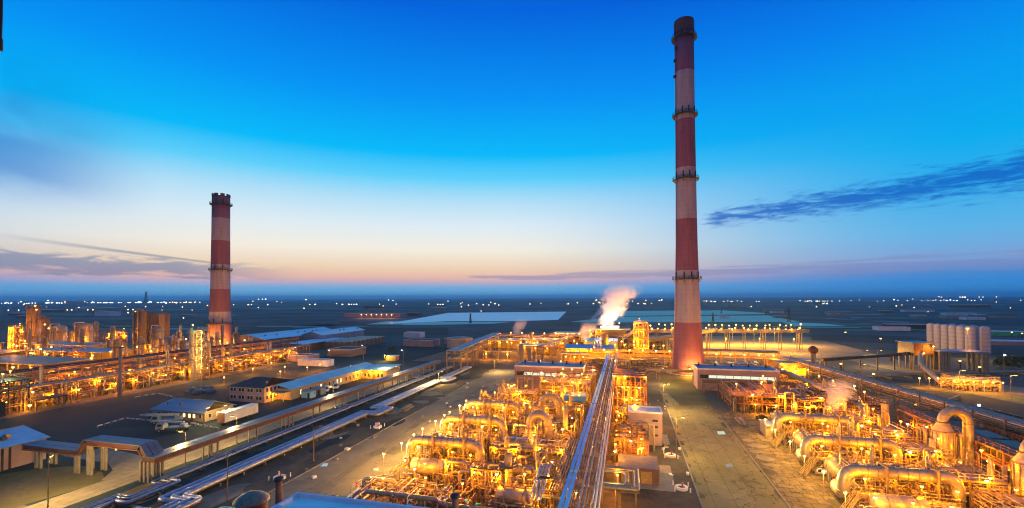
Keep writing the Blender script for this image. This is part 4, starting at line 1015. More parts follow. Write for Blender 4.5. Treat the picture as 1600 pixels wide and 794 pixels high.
# big level pipes in the foreground behind the blue roof
for pts, r, mt_, lab in (
    ([(-52.5,82,.2),(-52.5,82,2.2),(-45.5,82,2.2),(-45.5,82,.3)], .42, 'jacket', 'silver pipe hoop standing at the near left corner of the left unit'),
    ([(-48.5,76.5,2.2),(-34,76.5,2.2),(-33,76.5,1.4),(-13,76.5,1.4)], .46, 'jacket', 'long silver header pipe just beyond the bright blue flat roof'),
    ([(-50,74.2,1.2),(-12,74.2,1.2)], .34, 'jacket2', 'lower silver header pipe closest to the bright blue flat roof'),
    ([(-32.5,84,.2),(-32.5,84,4.8),(-27.8,84,4.8),(-27.8,84,.4)], .34, 'jacket', 'slim inverted U pipe in the middle foreground of the left unit'),
    ([(-36.6,87,.2),(-36.6,87,5.3),(-31.8,87,5.3),(-31.8,87,.4)], .38, 'jacket', 'taller inverted U pipe just behind the slim foreground one'),
    ([(-29,89,.3),(-29,89,4.6),(-18.2,89,4.6),(-16.6,90.5,7.0)], .36, 'jacket', 'long level silver pipe kinking upward near the main rack'),
    ([(-19,81,.4),(-19,81,3.0),(-11.6,81,3.0),(-11.6,81,.4)], .26, 'bluepipe', 'blue pipe hoop at the near foot of the main rack')):
    t_ = T('header_pipe', lab, 'pipe', pts[0]); MB().tube(fil(pts, .9, 5), r, 12).make('pipe', mt_, t_)
    b = MB()
    for q in (.3,.7):
        p = Vector(pts[len(pts)//2-1]).lerp(Vector(pts[len(pts)//2]), q); b.bx(p.x-.15,p.y-.3,0,p.x+.15,p.y+.3,p.z-r)
    b.make('support', 'steel', t_)
drum((-20.4, 80.5, 2.4), 6.0, 1.5, 'big orange-lit drum by the near foot of the main rack')
drum((-24.0, 79.6, 1.6), 3.0, .8, 'stubby drum left of the big drum by the main rack foot', axis='y', mt='jacket2', nz=2)
q = random.Random(12)
for i in range(9):
    pump(-50+i*2.9+q.uniform(-.4,.4), 79.5+q.uniform(-.8,.8), q.choice([0,math.pi/2]), 'small pump set on the paving just behind the bright blue flat roof', 'pumps behind the blue flat roof')
for i, (a, b_) in enumerate(((-53,-44),(-44,-36),(-36,-27),(-27,-13))):
    tangle(a, b_, 75, 84, .4, 2.6+i*.3, 13, 'low pipework behind the blue roof, %s' % ('at its far left corner','under the silver pipe hoop','below the inverted U pipes','beside the foot of the main rack')[i], seed=50+i, rmax=.2, mts=('jacket','jacket2','white','steel'))
for i, x in enumerate((-51.8,-50.2,-48.6)):
    t_ = T('slanting_pipe', 'straight pale pipe lying along the left unit edge, %s of three' % ('leftmost','middle','rightmost')[i], 'pipe', (x,74,0))
    MB().tube([(x,73,1.0),(x-.6,82+i,1.0)], .22, 8).make('pipe','white',t_); MB().bx(x-.3,75,0,x+.3,75.3,.8).bx(x-.6,80,0,x,80.3,.8).make('support','concrete',t_)
unit_lamps([(-47,80,2.8,0),(-42.5,84.5,3.2,0),(-38.4,81,3.2,0),(-30,79,3.4,0),(-24,84,3.4,0),(-17,83.5,3.4,0),(-15.4,77.5,3.0,0),(-9.0,79,4.0,0),(-5.6,70,4.2,0),(-2.4,84,3.6,0),(-2.2,90,3.6,0)], 'small amber lamp on a ground post between the pumps behind the blue flat roof', 'pump row lamps', 700)

# ---- right of the rack: tall frames
def tower_frame(x0, x1, y0, y1, levels, label, seed, mt='rust', fill=True, e=800, lab2='tower'):
    frame(x0, x1, y0, y1, levels, 3, 2, label, mt=mt, cw=.34)
    q = random.Random(seed); prev = 0
    for k, z in enumerate(levels):
        tangle(x0+.4, x1-.4, y0+.3, y1-.3, prev+.3, z-.3, 9, 'pipework on the %s level of the %s' % (('ground','second','third','fourth','fifth')[k], lab2), seed=seed+k, rmax=.3, mts=('jacket','jacket2','steel','cream'))
        if fill and k < len(levels)-1:
            for j in range(2):
                cx = q.uniform(x0+2, x1-2); t_ = T('cased_heater', '%s box casing on %s level of the %s' % (('nearer','farther')[j], ('second','third','fourth','fifth')[k], lab2), 'heater', (cx, y0+2+j*3, z))
                MB().bx(cx-1.5,y0+1+j*4,z,cx+1.5,y0+3.4+j*4,z+2.6).make('casing','cream',t_); MB().bx(cx-.4,y0+1+j*4-.06,z+.3,cx+.4,y0+1+j*4,z+2.1).make('door','rust',t_)
        unit_lamps([(q.uniform(x0,x1), y0-.2, prev+ (levels[k]-prev)*.62, prev) for j in range(3)]+[(q.uniform(x0,x1), y1, z+1.8, z)], 'small amber globe lamp on the '+lab2, 'lamps of the '+lab2, e)
        prev = z
tower_frame(-4.4, 5.4, 144, 158, (3.8,7.6,11.4,14.6), 'tall rusty steel tower right of the main rack before the chimney', 70, lab2='rusty steel tower right of the main rack')
frame(-2.6, 6.2, 131.5, 140, (3,6.2), 3, 2, 'two-level steel platform behind the windowless pinkish block')
tangle(-3, 6.4, 131.5, 141, .4, 8.4, 18, 'upright pipework behind the windowless pinkish block', seed=80)
drum((1.6,136,4.6), 5, 1.1, 'jacketed drum on the platform behind the windowless pinkish block')
for i, y in enumerate((112, 119)):
    w_ = ('just behind the brown shed','between the brown shed and the pinkish block')[i]
    frame(-3.2, 3.4 if i else 4.4, y-3, y+2.4, (3.0,5.8), 2, 1, 'narrow two-level steel platform '+w_, mt='rust')
    tangle(-3.6, 4.0, y-3.4, y+3, .4, 6.2, 12, 'orange-lit pipework '+w_, seed=84+i)
    column(-1.2, y, 6.4, .9, 'small upright vessel '+w_, plats=(), lad=False)
    unit_lamps([(-3,y-3.4,3.4,0),(0.5,y-3.4,4.6,3.0),(3,y-3.3,3.2,0)], 'small amber globe lamp '+w_, 'lamps '+w_, 700)
unit_lamps([(-2.6,131.2,4.8,3),(1.8,131,7.8,6.2),(5.6,131,4.6,3),(1,140.2,8,6.2),(-3.2,126,4.4,0),(-3.0,103.5,3.6,0)], 'small amber globe lamp on the platform behind the pinkish block', 'lamps behind the pinkish block', 850)

# ---- farther part of the left unit, up to the pink control hall and beyond
for i, (x0,x1,y0,y1,lv,lab) in enumerate(((-44,-31,150,158,(3,6),'low platform behind the farthest duct loop left of the main rack'),(-30,-12.5,156,166,(3.4,6.8,9.6),'bright three-level platform between the pink control hall and the main rack'),(-43,-28,162,172,(3,),'low steel platform right in front of the pink control hall'),(-27,-12.5,168,177,(3.2,6.4,9.2),'second bright three-level platform beside the pink control hall'),(-16.6,-12.5,180,196,(3.6,7.2),'narrow platform between the pink control hall and the main rack'))):
    frame(x0,x1,y0,y1,lv,4,2,lab,mt='steel' if i % 2 else 'yellow')
    tangle(x0,x1,y0-.6,y1,.4,max(lv)+.6,20,'pipework filling the '+lab,seed=90+i,rmax=.32)
    drum(((x0+x1)/2,(y0+y1)/2,max(lv)-1.6+.4), min(7,(x1-x0)*.5), 1.05, 'drum on the '+lab)
    z = [0]+list(lv); L_ = []
    qq = random.Random(i)
    for a in z:
        L_ += [(qq.uniform(x0,x1), y0-.2, a+1.9, a) for _ in range(3 if len(lv) > 1 else 2)]
    unit_lamps(L_, 'amber lamp on the '+lab, 'lamps of the '+lab, 900, .3)
frame(-13.5,-17.5-.1,140,150,(6.4,),2,2,'platform carrying the blue fan casing beside the main rack',rail=False)
t_ = T('fan_cooler','long blue fan casing on a platform beside the main rack','cooler',(-17,144,6.4)); MB().bx(-19.5,141,6.42,-12.9,147,8.0).make('casing','bluepipe',t_); MB().bx(-19.3,141.2,8.02,-13.1,146.8,8.1).make('top_screen','roofmetal',t_)
for i, (x,y,h,r) in enumerate(((-39,148,7.4,1.0),(-21.8,152.6,9.4,.75),(-35.8,152.6,6.0,.9),(-17.5,152.4,9.6,.55))):
    column(x,y,h,r,('stout capped column with a ring platform in the left unit','slim pale column with a rounded top before the bright platforms','short dull column in front of the pink control hall','slimmest pale column close to the main rack')[i],plats=(.9,) if i == 0 else (),lad=i == 0)
t_ = T('hoop_pipe','grey arched pipe hoop left of the pink control hall front','pipe',(-46,158,0)); MB().tube(fil([(-46.4,160,0),(-46.4,160,7.4),(-38.2,160,7.4)],1.2,6),.2,8).make('pipe','jacket2',t_); MB().bx(-38.5,159.9,0,-38.2,160.2,7.2).make('support','steel',t_)
frame(-50,-13,200,212,(4,7.4),7,2,'wide dim platform behind the pink control hall',mt='rust')
tangle(-50,-32,199,213,.4,8,16,'left pipework on the wide dim platform behind the pink control hall',seed=110,rmax=.34)
tangle(-32,-12.5,199,213,.4,8,18,'right pipework on the wide dim platform behind the pink control hall',seed=111,rmax=.34)
for i,(x,h) in enumerate(((-42.5,16),(-40.3,15),(-36.6,13.5))): column(x,196,h,.75,'plain grey flue %s behind the roof of the pink control hall' % ('tallest','middle','shortest')[i],plats=(),lad=False,mt='jacket2',bands=False)
unit_lamps([(x,199.6,z,z0) for x,z,z0 in ((-48,6,4),(-43,6,4),(-38,9.4,7.4),(-33,6,4),(-29,9.4,7.4),(-24,6,4),(-20,9.4,7.4),(-15,6,4),(-26,2.6,0),(-36,2.6,0))],'small amber lamp on the wide dim platform behind the pink control hall','lamps behind the pink control hall',1100,.34)

# ---- right unit, far part
frame(34,62,166,190,(3.2,5.8),6,4,'broad orange-lit steel platform in front of the right pink hall',mt='rust')
for j in range(3): tangle(34+j*9.5,43.5+j*9.5,164.5,190.5,.4,6.8,20,'%s pipework on the broad orange-lit platform before the right pink hall' % ('left','middle','right')[j],seed=120+j,rmax=.28)
for j in range(4): drum((41+j*5.6, 172+j*3.2, 4.4), 4.6, .95, 'drum on the broad orange-lit platform, %s from the left' % ('first','second','third','fourth')[j])
frame(62,76,160,196,(3.2,5.6),3,5,'long steel platform between the right pink hall and the slanting rack',mt='rust')
for j in range(3): tangle(61,76,160+j*12,172+j*12,.4,7.0,18,'%s pipework on the long platform beside the slanting rack' % ('nearer','middle','farther')[j],seed=130+j,rmax=.34)
t_ = T('slanted_duct','long rounded duct sloping down beside the slanting rack on the right','duct',(66,190,0)); MB().tube(fil([(59.5,214,.4),(59.5,214,7.6),(64,206,7.4),(68.5,158,5.6),(68.5,158,.4)],2,5),.85,16).make('duct','jacket',t_)
for y,x in ((200,64.7),(185,66.1),(170,67.4)): MB().bx(x-.2,y-.2,0,x+.2,y+.2,5.2).make('post','steel',t_)
unit_lamps([(q.uniform(34,62),165.6+q.uniform(0,24)*(i % 3 == 2),z0+1.9,z0) for i in range(16) for z0 in ((0,3.2,5.8)[i % 3],)],'small amber lamp on the broad orange-lit platform before the right pink hall','lamps of the broad right platform',1000,.3)
unit_lamps([(q.uniform(62,76),160+i*3.2,z0+1.9,z0) for i in range(12) for z0 in ((0,3.2,5.6)[i % 3],)],'small amber lamp on the long platform beside the slanting rack','lamps of the long right platform',1000,.3)
for i,(x,y,h,r,lab) in enumerate(((70.5,150,9.4,.9,'fat pale flue standing before the slanting rack'),(61.5,152,8.2,.5,'thin pale flue left of the fat one before the slanting rack'))): column(x,y,h,r,lab,plats=(.97,) if i == 0 else (),lad=False,bands=False,mt='cream')
for i, y in enumerate((92,106,120,134,147)):
    w_ = ('at the near right edge','behind the near right edge','beside the tall coned vessel','behind the tall coned vessel','at the far end')[i]+' of the right unit'
    frame(57.6,66.2,y-5,y+3.6,(2.8,5.2),3,2,'two-level steel platform %s' % w_)
    tangle(57.5,66.5,y-5.5,y+5,.5,5.8,15,'pipework %s' % w_,seed=140+i)
    drum((62,y-.5,3.9),5.2,.95,'jacketed drum %s' % w_)
    unit_lamps([(58.5,y-5,4.6,2.8),(63,y-5,4.6,2.8),(65.8,y-1,6.8,5.2),(60,y+3.4,6.8,5.2),(67.5,y-4.6,3.2,0)],'small amber lamp on the platform '+w_,'lamps '+w_,850,.27)
frame(66,84,80,97,(2.6,5.0),4,3,'steel platform at the right edge of the photo below the hooped vessel')
tangle(66,84,80,98,.4,5.6,20,'pipework at the right edge of the photo below the hooped vessel',seed=150)
frame(73.5,82,106,150,(4.4,7.4),2,6,'long platform carrying cased coolers under the slanting rack on the right',mt='rust')
for j in range(5):
    t_ = T('cased_cooler','brown cased cooler in the row behind the coned vessels, number %s from the front' % ('one','two','three','four','five')[j],'cooler',(79,110+j*8,0))
    MB().bx(75.4,108+j*8,4.4,81.6,114.6+j*8,7.3).make('casing','rust' if j > 2 else 'jacket2',t_); b = MB()
    for k in range(4): b.bx(75.3,108.6+j*8+k*1.6,4.7,75.4,109.6+j*8+k*1.6,7.0)
    b.make('louvre','dark',t_)
unit_lamps([(72.8,y,z,0) for y,z in ((100,3.4),(112,3.6),(118,5),(128,3.6),(136,5),(144,3.6))]+[(68+4*k,79.6,4.4,2.6) for k in range(4)],'amber lamp on a post beside the coned vessels at the right','lamps beside the coned vessels',1000,.28)
t_ = gable('instrument_hut','small hut with pale flat-pitched roof at the far duct loop on the right',37,43.5,139,145,3.2,3.7,'cream','roofmetal','x',.4)
for x, y in ((44,96),(46,114),(46,133)):
    pass
# wall of dark screens right of the slanting rack
t_ = T('screen_wall','long purplish wall of cladding beyond the slanting rack at the right edge','wall',(96,147,0))
MB().beam((93.5,150,4.2),(103,118,4.2),.4,8.4).make('panel','brown',t_)
for i in range(8):
    p = Vector((93.2,150,0)).lerp(Vector((102.6,118,0)), i/7); MB().bx(p.x-.35,p.y-.2,0,p.x-.05,p.y+.2,8.6).make('post','steel',t_)
t_ = T('low_wall','short pale low wall crossing the dark field right of the slanting rack','wall',(101,185,0)); MB().beam((101.5,186,.6),(122,208,.6),.4,1.2).make('panel','concrete',t_); MB().beam((101.5,186,1.25),(122,208,1.25),.5,.1).make('coping','cream',t_)

# ---------------------------------------------------------------- the far plant in the middle distance
t_ = T('storage_tank','broad pinkish storage tank at the left of the far plant','tank',(-128,332,0))
MB().lathe((-128,332,0),[(10,0),(10,7.2),(9.6,7.5),(5,8.3),(.01,8.6)],40).make('shell','cream',t_); MB().ring((-128,332,0),10.02,10.25,7.0,7.3,40).make('rim','white',t_)
def canopy(x0,x1,y0,y1,h,label,roof='roofmetal',n=5,e=3200,nl=4,wall=None,seed=0):
    "open-sided shed: posts, roof sheet, plant below, lamps under the roof"
    t_ = T('open_shed',label,'shed',((x0+x1)/2,(y0+y1)/2,0))
    MB().bx(x0-.6,y0-.6,h,x1+.6,y1+.6,h+.35).make('roof',roof,t_)
    for i in range(n+1):
        x = x0+(x1-x0)*i/n
        for y in (y0,y1): MB().bx(x-.2,y-.2,0,x+.2,y+.2,h-.002).make('post','steel',t_)
    if wall: MB().bx(x0+.4,y1-.9,0,x1-.4,y1-.6,h-.3).make('back_wall',wall,t_)
    for i in range(nl):
        lamp(x0+(x1-x0)*(i+.5)/nl, y0-.4, h-1.4, 0, e, SODIUM, .5, 'amber lamp of the '+label, 'lamps of the '+label[:40])
    return t_
canopy(-112,-78,318,334,7.5,'long low shed glowing amber beside the broad storage tank',wall='cream')
canopy(-78,-44,330,346,7.0,'second low amber shed in the middle of the far plant',wall='cream',n=6)
canopy(-72,-48,296,308,6.5,'near white-roofed shed lit yellow in the far plant',wall='yellow',nl=3,roof='white')
canopy(-60,-40,372,388,9.0,'tall white-roofed shed behind the other amber sheds',wall='yellow',nl=4,roof='white')
canopy(-108,-66,272,276,5.0,'narrow bright canopy over a pipe trench behind the tall portal',n=6,nl=3,roof='cream')
t_ = gable('compressor_hall','hall with blue roof and amber glowing front right behind the main rack',-38,-9,284,296,7.2,8.8,'yellow','bluepipe','x',.6)
for k in range(5): lamp(-36+k*6, 282.6, 5.5, 0, 2600, SODIUM, .45, 'amber lamp along the glowing front of the blue roofed hall', 'lamps of the blue roofed hall')
canopy(-37,-22,258,266,6.4,'bright yellow cabin shed in front of the blue roofed hall',wall='yellow',nl=3,e=2500,roof='yellow',n=3)
t_ = gable('store_shed','dark blue gabled store behind the blue roofed hall',-30,-6,318,332,8.5,10,'roofmetal','bluepipe','x',.5)
# sulphur hall with steam
tower_frame(-28,2,344,366,(5,10,14.5),'huge amber steel hall under the steam cloud in the far plant',200,mt='yellow',fill=False,e=800,lab2='huge amber steel hall under the steam cloud')
t_ = T('hopper_hall','yellow cased upper floor of the steel hall under the steam cloud','hall',(-14,352,0)); MB().bx(-24,347,10.1,-1,363,14.2).make('casing','yellow',t_); MB().bx(-20,349,14.6,-6,361,17).make('penthouse','cream',t_)
for x, y in ((-19,346),(-11,348),(-6,346)): lamp(x, y, 19.4, 17.0 if x < -6.5 else 14.5, 5200, (1,.74,.70), .45, 'added pale pinkish flood lamp on top of the amber steel hall under the steam', 'added hall top flood lamps', 'bulbpale')  # pale pink lamps added on the hall roof to brighten the steam
t_ = T('screen_wall','dark grey windbreak wall in front of the amber steel hall','wall',(-16,333.5,0)); MB().bx(-30,334,0,-4,334.6,8.2).make('panel','dark',t_); MB().bx(-21,333.6,0,-20,333.98,8.2).make('pier','concrete',t_)
tower_frame(4,13,302,314,(6,12,18,22),'slender amber stair tower at the left end of the lamp gantry',210,mt='yellow',fill=False,e=1400,lab2='slender amber stair tower')
frame(-4,32,322,336,(6,10),5,2,'wide amber platform around the foot of the slender stair tower',mt='yellow')
tangle(-4,14,322,336,.5,11,20,'left pipework round the foot of the slender stair tower',seed=215,rmax=.5)
tangle(14,32,322,336,.5,11,20,'right pipework round the foot of the slender stair tower',seed=216,rmax=.5)
def conveyor(p,q,label,w=2.4):
    t_ = T('conveyor_gallery',label,'conveyor',p); b = MB().beam(p,q,w,2.2).make('gallery','yellow',t_); P_,Q_ = Vector(p),Vector(q)
    MB().beam(P_+Vector((0,0,1.25)),Q_+Vector((0,0,1.25)),w+.4,.2).make('roof','roofmetal',t_)
    for k in (.3,.6,.85):
        c = P_.lerp(Q_,k)
        for s in (-1,1): MB().beam((c.x,c.y+s,0),(c.x,c.y+s*.8,c.z-1.1),.4).make('post','steel',t_)
conveyor((-3,340,7),(6,312,17),'short conveyor gallery climbing from the amber hall to the stair tower')
conveyor((12,310,10),(62,352,15),'long conveyor gallery rising from the stair tower to the lamp gantry')
# lamp gantry over the sand yard
t_ = T('lamp_gantry','long elevated gantry crowned with amber lamps above the sandy yard','gantry',(10,352,0))
ga, gb = Vector((14,350,0)), Vector((127,371,0)); gd = (gb-ga).normalized(); gs = Vector((-gd.y,gd.x,0))
MB().beam(ga+Vector((0,0,13)),gb+Vector((0,0,13)),4.6,1.1).make('deck','steel',t_)
b = MB()
for s in (-1,1): b.rail([ga+gs*s*2.2+Vector((0,0,13.5)),gb+gs*s*2.2+Vector((0,0,13.5))],1.3,4,.14)
b.make('railing','yellow',t_)
for i in range(9):
    c = ga.lerp(gb,(i+.5)/9)
    for s in (-1,1):
        for d in (0,1.6) if i % 2 == 0 else (0,): MB().beam(c+gs*s*1.8+gd*d,c+gs*s*1.8+gd*d+Vector((0,0,12.4)),.42).make('column','steel',t_)
for i in range(22):
    for s, zz in ((-1,15.6),(1,18.0)):
        p = ga.lerp(gb,(i+.5+(.3 if s > 0 else 0)+q.uniform(-.25,.25))/22.6)+gs*s*2.0; lamp(p.x,p.y,zz+(q.uniform(-.6,.6)),13.5,1000,SODIUM,.46 if i % 3 else .58,'amber lamp on a short post of the long gantry over the sandy yard','gantry lamps',light=(i % 2 == 0) )
for i in range(7): lamp(34+i*16,384+i*3+q.uniform(-6,6),13,0,40000,(1,.48,.06),.4,'amber flood lamp on a post standing in the sandy yard','sandy yard flood lamps')
for i in range(4): lamp(44+i*22,336+i*3,10,0,14000,(1,.48,.06),.4,'amber lamp on a post at the near side of the sandy yard','near sandy yard lamps')
# middle distance right: hopper tower and boxes
t_ = T('mushroom_tower','slender grey tower with mushroom head beside the sandy yard','tower',(88,250,0))
MB().cyl((88,250,0),(88,250,11),1.25,16,1.1).make('stem','concrete',t_); MB().lathe((88,250,11),[(1.1,0),(2.0,.8),(2.2,2.0),(1.7,2.8),(.7,3.5),(.02,3.7)],18).make('head','brown',t_)
canopy(72,96,264,270,5.5,'amber lit open shed left of the mushroom tower',wall='yellow',nl=3,n=4)
for i,(x0,x1,y0,y1,z0,z1,lab) in enumerate(((69,80,236,243,2.0,7.6,'large orange cased cooler at the head of the slanting rack'),(48,58,240,246,.2,6,'orange cased heater behind the right pink hall'),(59,66,232,238,.2,5.2,'smaller orange cased heater behind the right pink hall'))):
    t_ = T('cased_cooler',lab,'cooler',(x0,y0,0)); MB().bx(x0,y0,z0,x1,y1,z1).make('casing','cream',t_); MB().bx(x0-.2,y0-.2,z1,x1+.2,y1+.2,z1+.25).make('roof','roofmetal',t_)
    if z0 > 1:
        for x in (x0+.4,x1-.4):
            for y in (y0+.4,y1-.4): MB().bx(x-.25,y-.25,0,x+.25,y+.25,z0).make('leg','steel',t_)
frame(36,68,222,232,(3.5,6.2),6,2,'dim steel platform between the right pink hall and the cross rack',mt='rust')
for j in range(2): tangle(36+16*j,52+16*j,220,250,.4,7,20,'%s pipework behind the right pink hall' % ('left','right')[j],seed=230+j,rmax=.5)
unit_lamps([(36+i*5,221.5,z,0) for i,z in enumerate((6,5,7,5.4,6.6,5,6))]+[(40+i*7,266,6.5,0) for i in range(6)]+[(70,235,4,0),(76,235.4,3.6,0),(81,236,4,0),(74,231,4,0)],'amber lamp in the yard behind the right pink hall','lamps behind the right pink hall',2200,.42)
unit_lamps([(-20+i*7,258,8.5,0) for i in range(7)]+[(-8+i*6,300,7,0) for i in range(6)]+[(-36+i*8,312,8,0) for i in range(6)]+[(-90+i*9,346,10,0) for i in range(8)]+[(-84+i*10,312,6,0) for i in range(6)],'amber lamp on a slim post in the far plant','far plant lamps',3200,.5)
for i,(x0,x1,y0,y1,lv,lab) in enumerate(((-24,26,252,258,(5,),'low platform just behind the main rack end'),(-100,-60,350,366,(5,8),'dim platform at the back left of the far plant'),(-60,-30,350,364,(5,9),'dim platform behind the white roofed sheds'))):
    frame(x0,x1,y0,y1,lv,6,2,lab,mt='yellow'); tangle(x0,(x0+x1)/2,y0,y1,.5,max(lv)+1,16,'left pipework of the '+lab,seed=240+i,rmax=.45); tangle((x0+x1)/2,x1,y0,y1,.5,max(lv)+1,16,'right pipework of the '+lab,seed=250+i,rmax=.45)
for i,(x,y,h,r,lab) in enumerate(((-15,312,14,2.2,'stout pale flue before the amber steel hall'),(-5,318,12,1.6,'dark capped flue by the slender stair tower'),(-70,330,13,1.2,'thin flue among the low amber sheds'),(31.5,262,16,1.3,'grey stack with a flat cap beside the tall chimney'),(-60,255,12,1.4,'thick grey flue behind the pink control hall'),(-56,256,9.5,.8,'thin grey flue behind the pink control hall'),(-108,318,9,3.0,'short purple-brown tank beside the broad storage tank'))):
    column(x,y,h,r,lab,plats=(),lad=False,bands=False,mt='jacket2' if i != 1 else 'dark')

for x, y in ((29.0,233.0),(34.4,234.0)): lamp(x, y, 4.2, 0, 5000, (1,.50,.06), .36, 'amber flood lamp at the foot of the tall chimney', 'tall chimney foot lamps')
for x, y in ((-284,252),(-275,258),(-293,252)): lamp(x, y, 8, 0, 11000, (1,.48,.05), .4, 'added amber flood lamp at the foot of the notched chimney', 'added notched chimney foot lamps')  # floods added to light the orange foot of the shaft
# ---------------------------------------------------------------- the left refinery
pipe_rack((-226,82),(-228,268),6.5,(5.5,8.6,10.8),[(-2.6,2,.55,'dark'),(-1.2,2,.5,'roofdark'),(.4,2,.4,'jacket2'),(1.6,2,.5,'dark'),(2.6,2,.25,'jacket')]+[(-2.4+k*.9,1,.26,('jacket','jacket2','steel')[k % 3]) for k in range(6)]+[(-2.2+k*1.1,0,.26,'steel') for k in range(5)],'tall rack with dark pipes on top along the left refinery',every=8,mt='rust',rail_=True)
pipe_rack((-209,98),(-211,262),5,(4.2,7.2),[(-1.8,1,.3,'jacket'),(-1.0,1,.36,'jacket'),(-.1,1,.24,'jacket2'),(.7,1,.3,'jacket'),(1.6,1,.26,'jacket')]+[(-1.6+k*.8,0,.24,('jacket','steel','jacket2')[k % 3]) for k in range(5)],'lower silver pipe rack along the front edge of the left refinery',every=7,mt='rust')
for i in range(7):
    y = 104+i*21; w_ = 'left refinery front bay %s from the camera' % ('one','two','three','four','five','six','seven')[i]
    frame(-224,-213,y,y+15,(3.4,6.8) if i % 2 else (3.6,),3,2,'amber-lit steel platform in '+w_,mt='rust')
    tangle(-224,-205,y-1,y+9,.4,7.2,20,'nearer amber-lit pipework in '+w_,seed=300+i,rmax=.36)
    tangle(-224,-205,y+8,y+19,.4,7.4,20,'farther amber-lit pipework in '+w_,seed=310+i,rmax=.36)
    drum((-217,y+5,1.9),6,1.2,'drum on the ground in '+w_,axis='y'); drum((-208,y+12,1.6),4,.8,'small drum under the silver rack in '+w_,axis='y',mt='jacket2',nz=2)
    unit_lamps([(-206.2,y+2,3.0,0),(-206,y+9,5.2,0),(-206.3,y+15,3.2,0),(-213,y+5,5.4,3.4),(-212.6,y+12,5.4,3.4),(-220,y+9,8.6,6.8) if i % 2 else (-220,y+9,5.6,3.6)],'small amber lamp in '+w_,'lamps in '+w_,1500,.32)
    # second row behind the tall rack
    frame(-262,-234,y+2,y+17,(5.5,),4,2,'flat roofed pipe deck behind '+w_,mt='steel',rail=False)
    tangle(-262,-248,y+2,y+17,.5,6.6,14,'left pipework behind '+w_,seed=320+i,rmax=.5); tangle(-248,-233,y+2,y+17,.5,7,14,'right pipework behind '+w_,seed=330+i,rmax=.5)
    unit_lamps([(-232.6,y+4,4,0),(-232.4,y+12,4.2,0),(-246,y+1.6,4,0),(-258,y+1.8,4,0)],'amber lamp behind '+w_,'lamps behind '+w_,2600,.42)
for i,(x0,x1,y0,y1,h) in enumerate(((-330,-268,150,172,8),(-345,-285,186,204,9),(-410,-350,168,190,8),(-400,-338,212,228,9),(-470,-420,196,214,9),(-300,-266,222,246,7),(-330,-300,240,262,7))):
    canopy(x0,x1,y0,y1,h,'flat-roofed amber shed %s' % ('nearest the tall dark rack','just behind the nearest shed','far out at the left edge','under the wide column','under the tallest twin tower','beside the tall column with the side stair','in front of the notched chimney')[i],wall='yellow',n=8,nl=5,e=3400,roof='roofmetal' if i % 2 else 'jacket2')
def pos(px, py): v = at(px, py); return v.x, v.y
x, y = pos(47,545); column(x,y,33,2.0,'left half of the tallest twin column in the left refinery',plats=(.3,.62,.97),mt='towerclad')
x, y = pos(56,545); column(x,y,34,2.6,'right half of the tallest twin column in the left refinery',plats=(.3,.62,.97),mt='towerclad')
x, y = pos(69,545); column(x,y,25,3.2,'thick column with a lamp on top beside the tallest twin column',plats=(.5,.97),mt='towerclad')
stacks(-430,-236,165,275,30,11,21,.6,1.5,'slender column standing among the amber sheds of the left refinery','slender left refinery columns',600)
hoops(-226,-205.5,104,256,44,8.5,'upright pipe hoop along the front of the left refinery','hoops of the left refinery front',601); stacks(-224,-206,108,254,15,8,14,.5,1.1,'slim upright vessel along the front of the left refinery','slim left refinery vessels',602)
for i,(fx_,fy_,fh) in enumerate(((-300,182,14),(-352,232,18),(-262,206,12),(-402,214,16))): frame(fx_-4,fx_+4,fy_-3,fy_+3,tuple(range(4,fh+1,4)),2,1,'%s open steel scaffold tower among the left refinery columns' % ('nearest','tallest','shortest','farthest')[i],mt='rust')
x, y = pos(25,548); tower_frame(x-3,x+3,y-3,y+3,(6,12,18),'narrow amber frame tower at the far left edge',400,mt='yellow',fill=False,e=3000,lab2='narrow amber frame tower at the left edge')
x, y = pos(92,546); column(x,y,19,4.6,'wide domed vessel between the twin column and the wide column',plats=(.72,),mt='jacket')
x, y = pos(131,550); column(x,y,21,5.0,'very wide pale column with an amber platform on top',plats=(.72,.98),mt='jacket')
t_ = T('hoop_duct','curved silver duct left of the very wide pale column','duct',(x-14,y,0)); MB().tube(fil([(x-16,y+2,9),(x-12,y+2,9),(x-12,y+2,15.5),(x-4.5,y+2,15.5)],4,6),1.3,14).make('duct','jacket',t_); MB().bx(x-16.5,y+1.6,0,x-15.5,y+2.4,8).make('support','steel',t_)
x, y = pos(184,552); tower_frame(x-3.6,x+3.6,y-3.6,y+3.6,(5,10,15),'short amber frame tower with lamps between the wide columns',410,mt='yellow',fill=True,e=3000,lab2='short amber frame tower')
x, y = pos(214,552); column(x,y,30,2.1,'slim left shaft of the tall column group left of the notched chimney',plats=(.98,),mt='towerclad')
x, y = pos(223,553); column(x,y,31,3.0,'rounded middle shaft of the tall column group left of the notched chimney',plats=(.5,.97),mt='towerclad')
t_ = T('clad_tower','flat-sided clad tower closing the tall column group','tower',(x+7,y+3,0)); MB().bx(x+2.4,y+2,0,x+12,y+10,28).make('cladding','towerclad',t_); b = MB(); b.rail([(x+2.4,y+2,28),(x+12,y+2,28),(x+12,y+10,28),(x+2.4,y+10,28)],1.3,2.5,.12,True); b.make('railing','steel',t_)
x, y = pos(246,556); column(x,y,20,3.4,'shorter column with lit ring platforms right of the clad tower',plats=(.6,.85),mt='jacket')
for i,(px,h) in enumerate(((262,14),(274,13))):
    x, y = pos(px,558); column(x,y,h,2.6,'%s of two low rounded columns right of the clad tower' % ('left one','right one')[i],plats=(),lad=False)
x, y = -201.4+0, 172.5; column(x-1.6,y,24.0,2.5,'free-standing banded column at the refinery front with a lamp-lit side stair',plats=(.42,.7,.95),mt='jacket',lad=False)
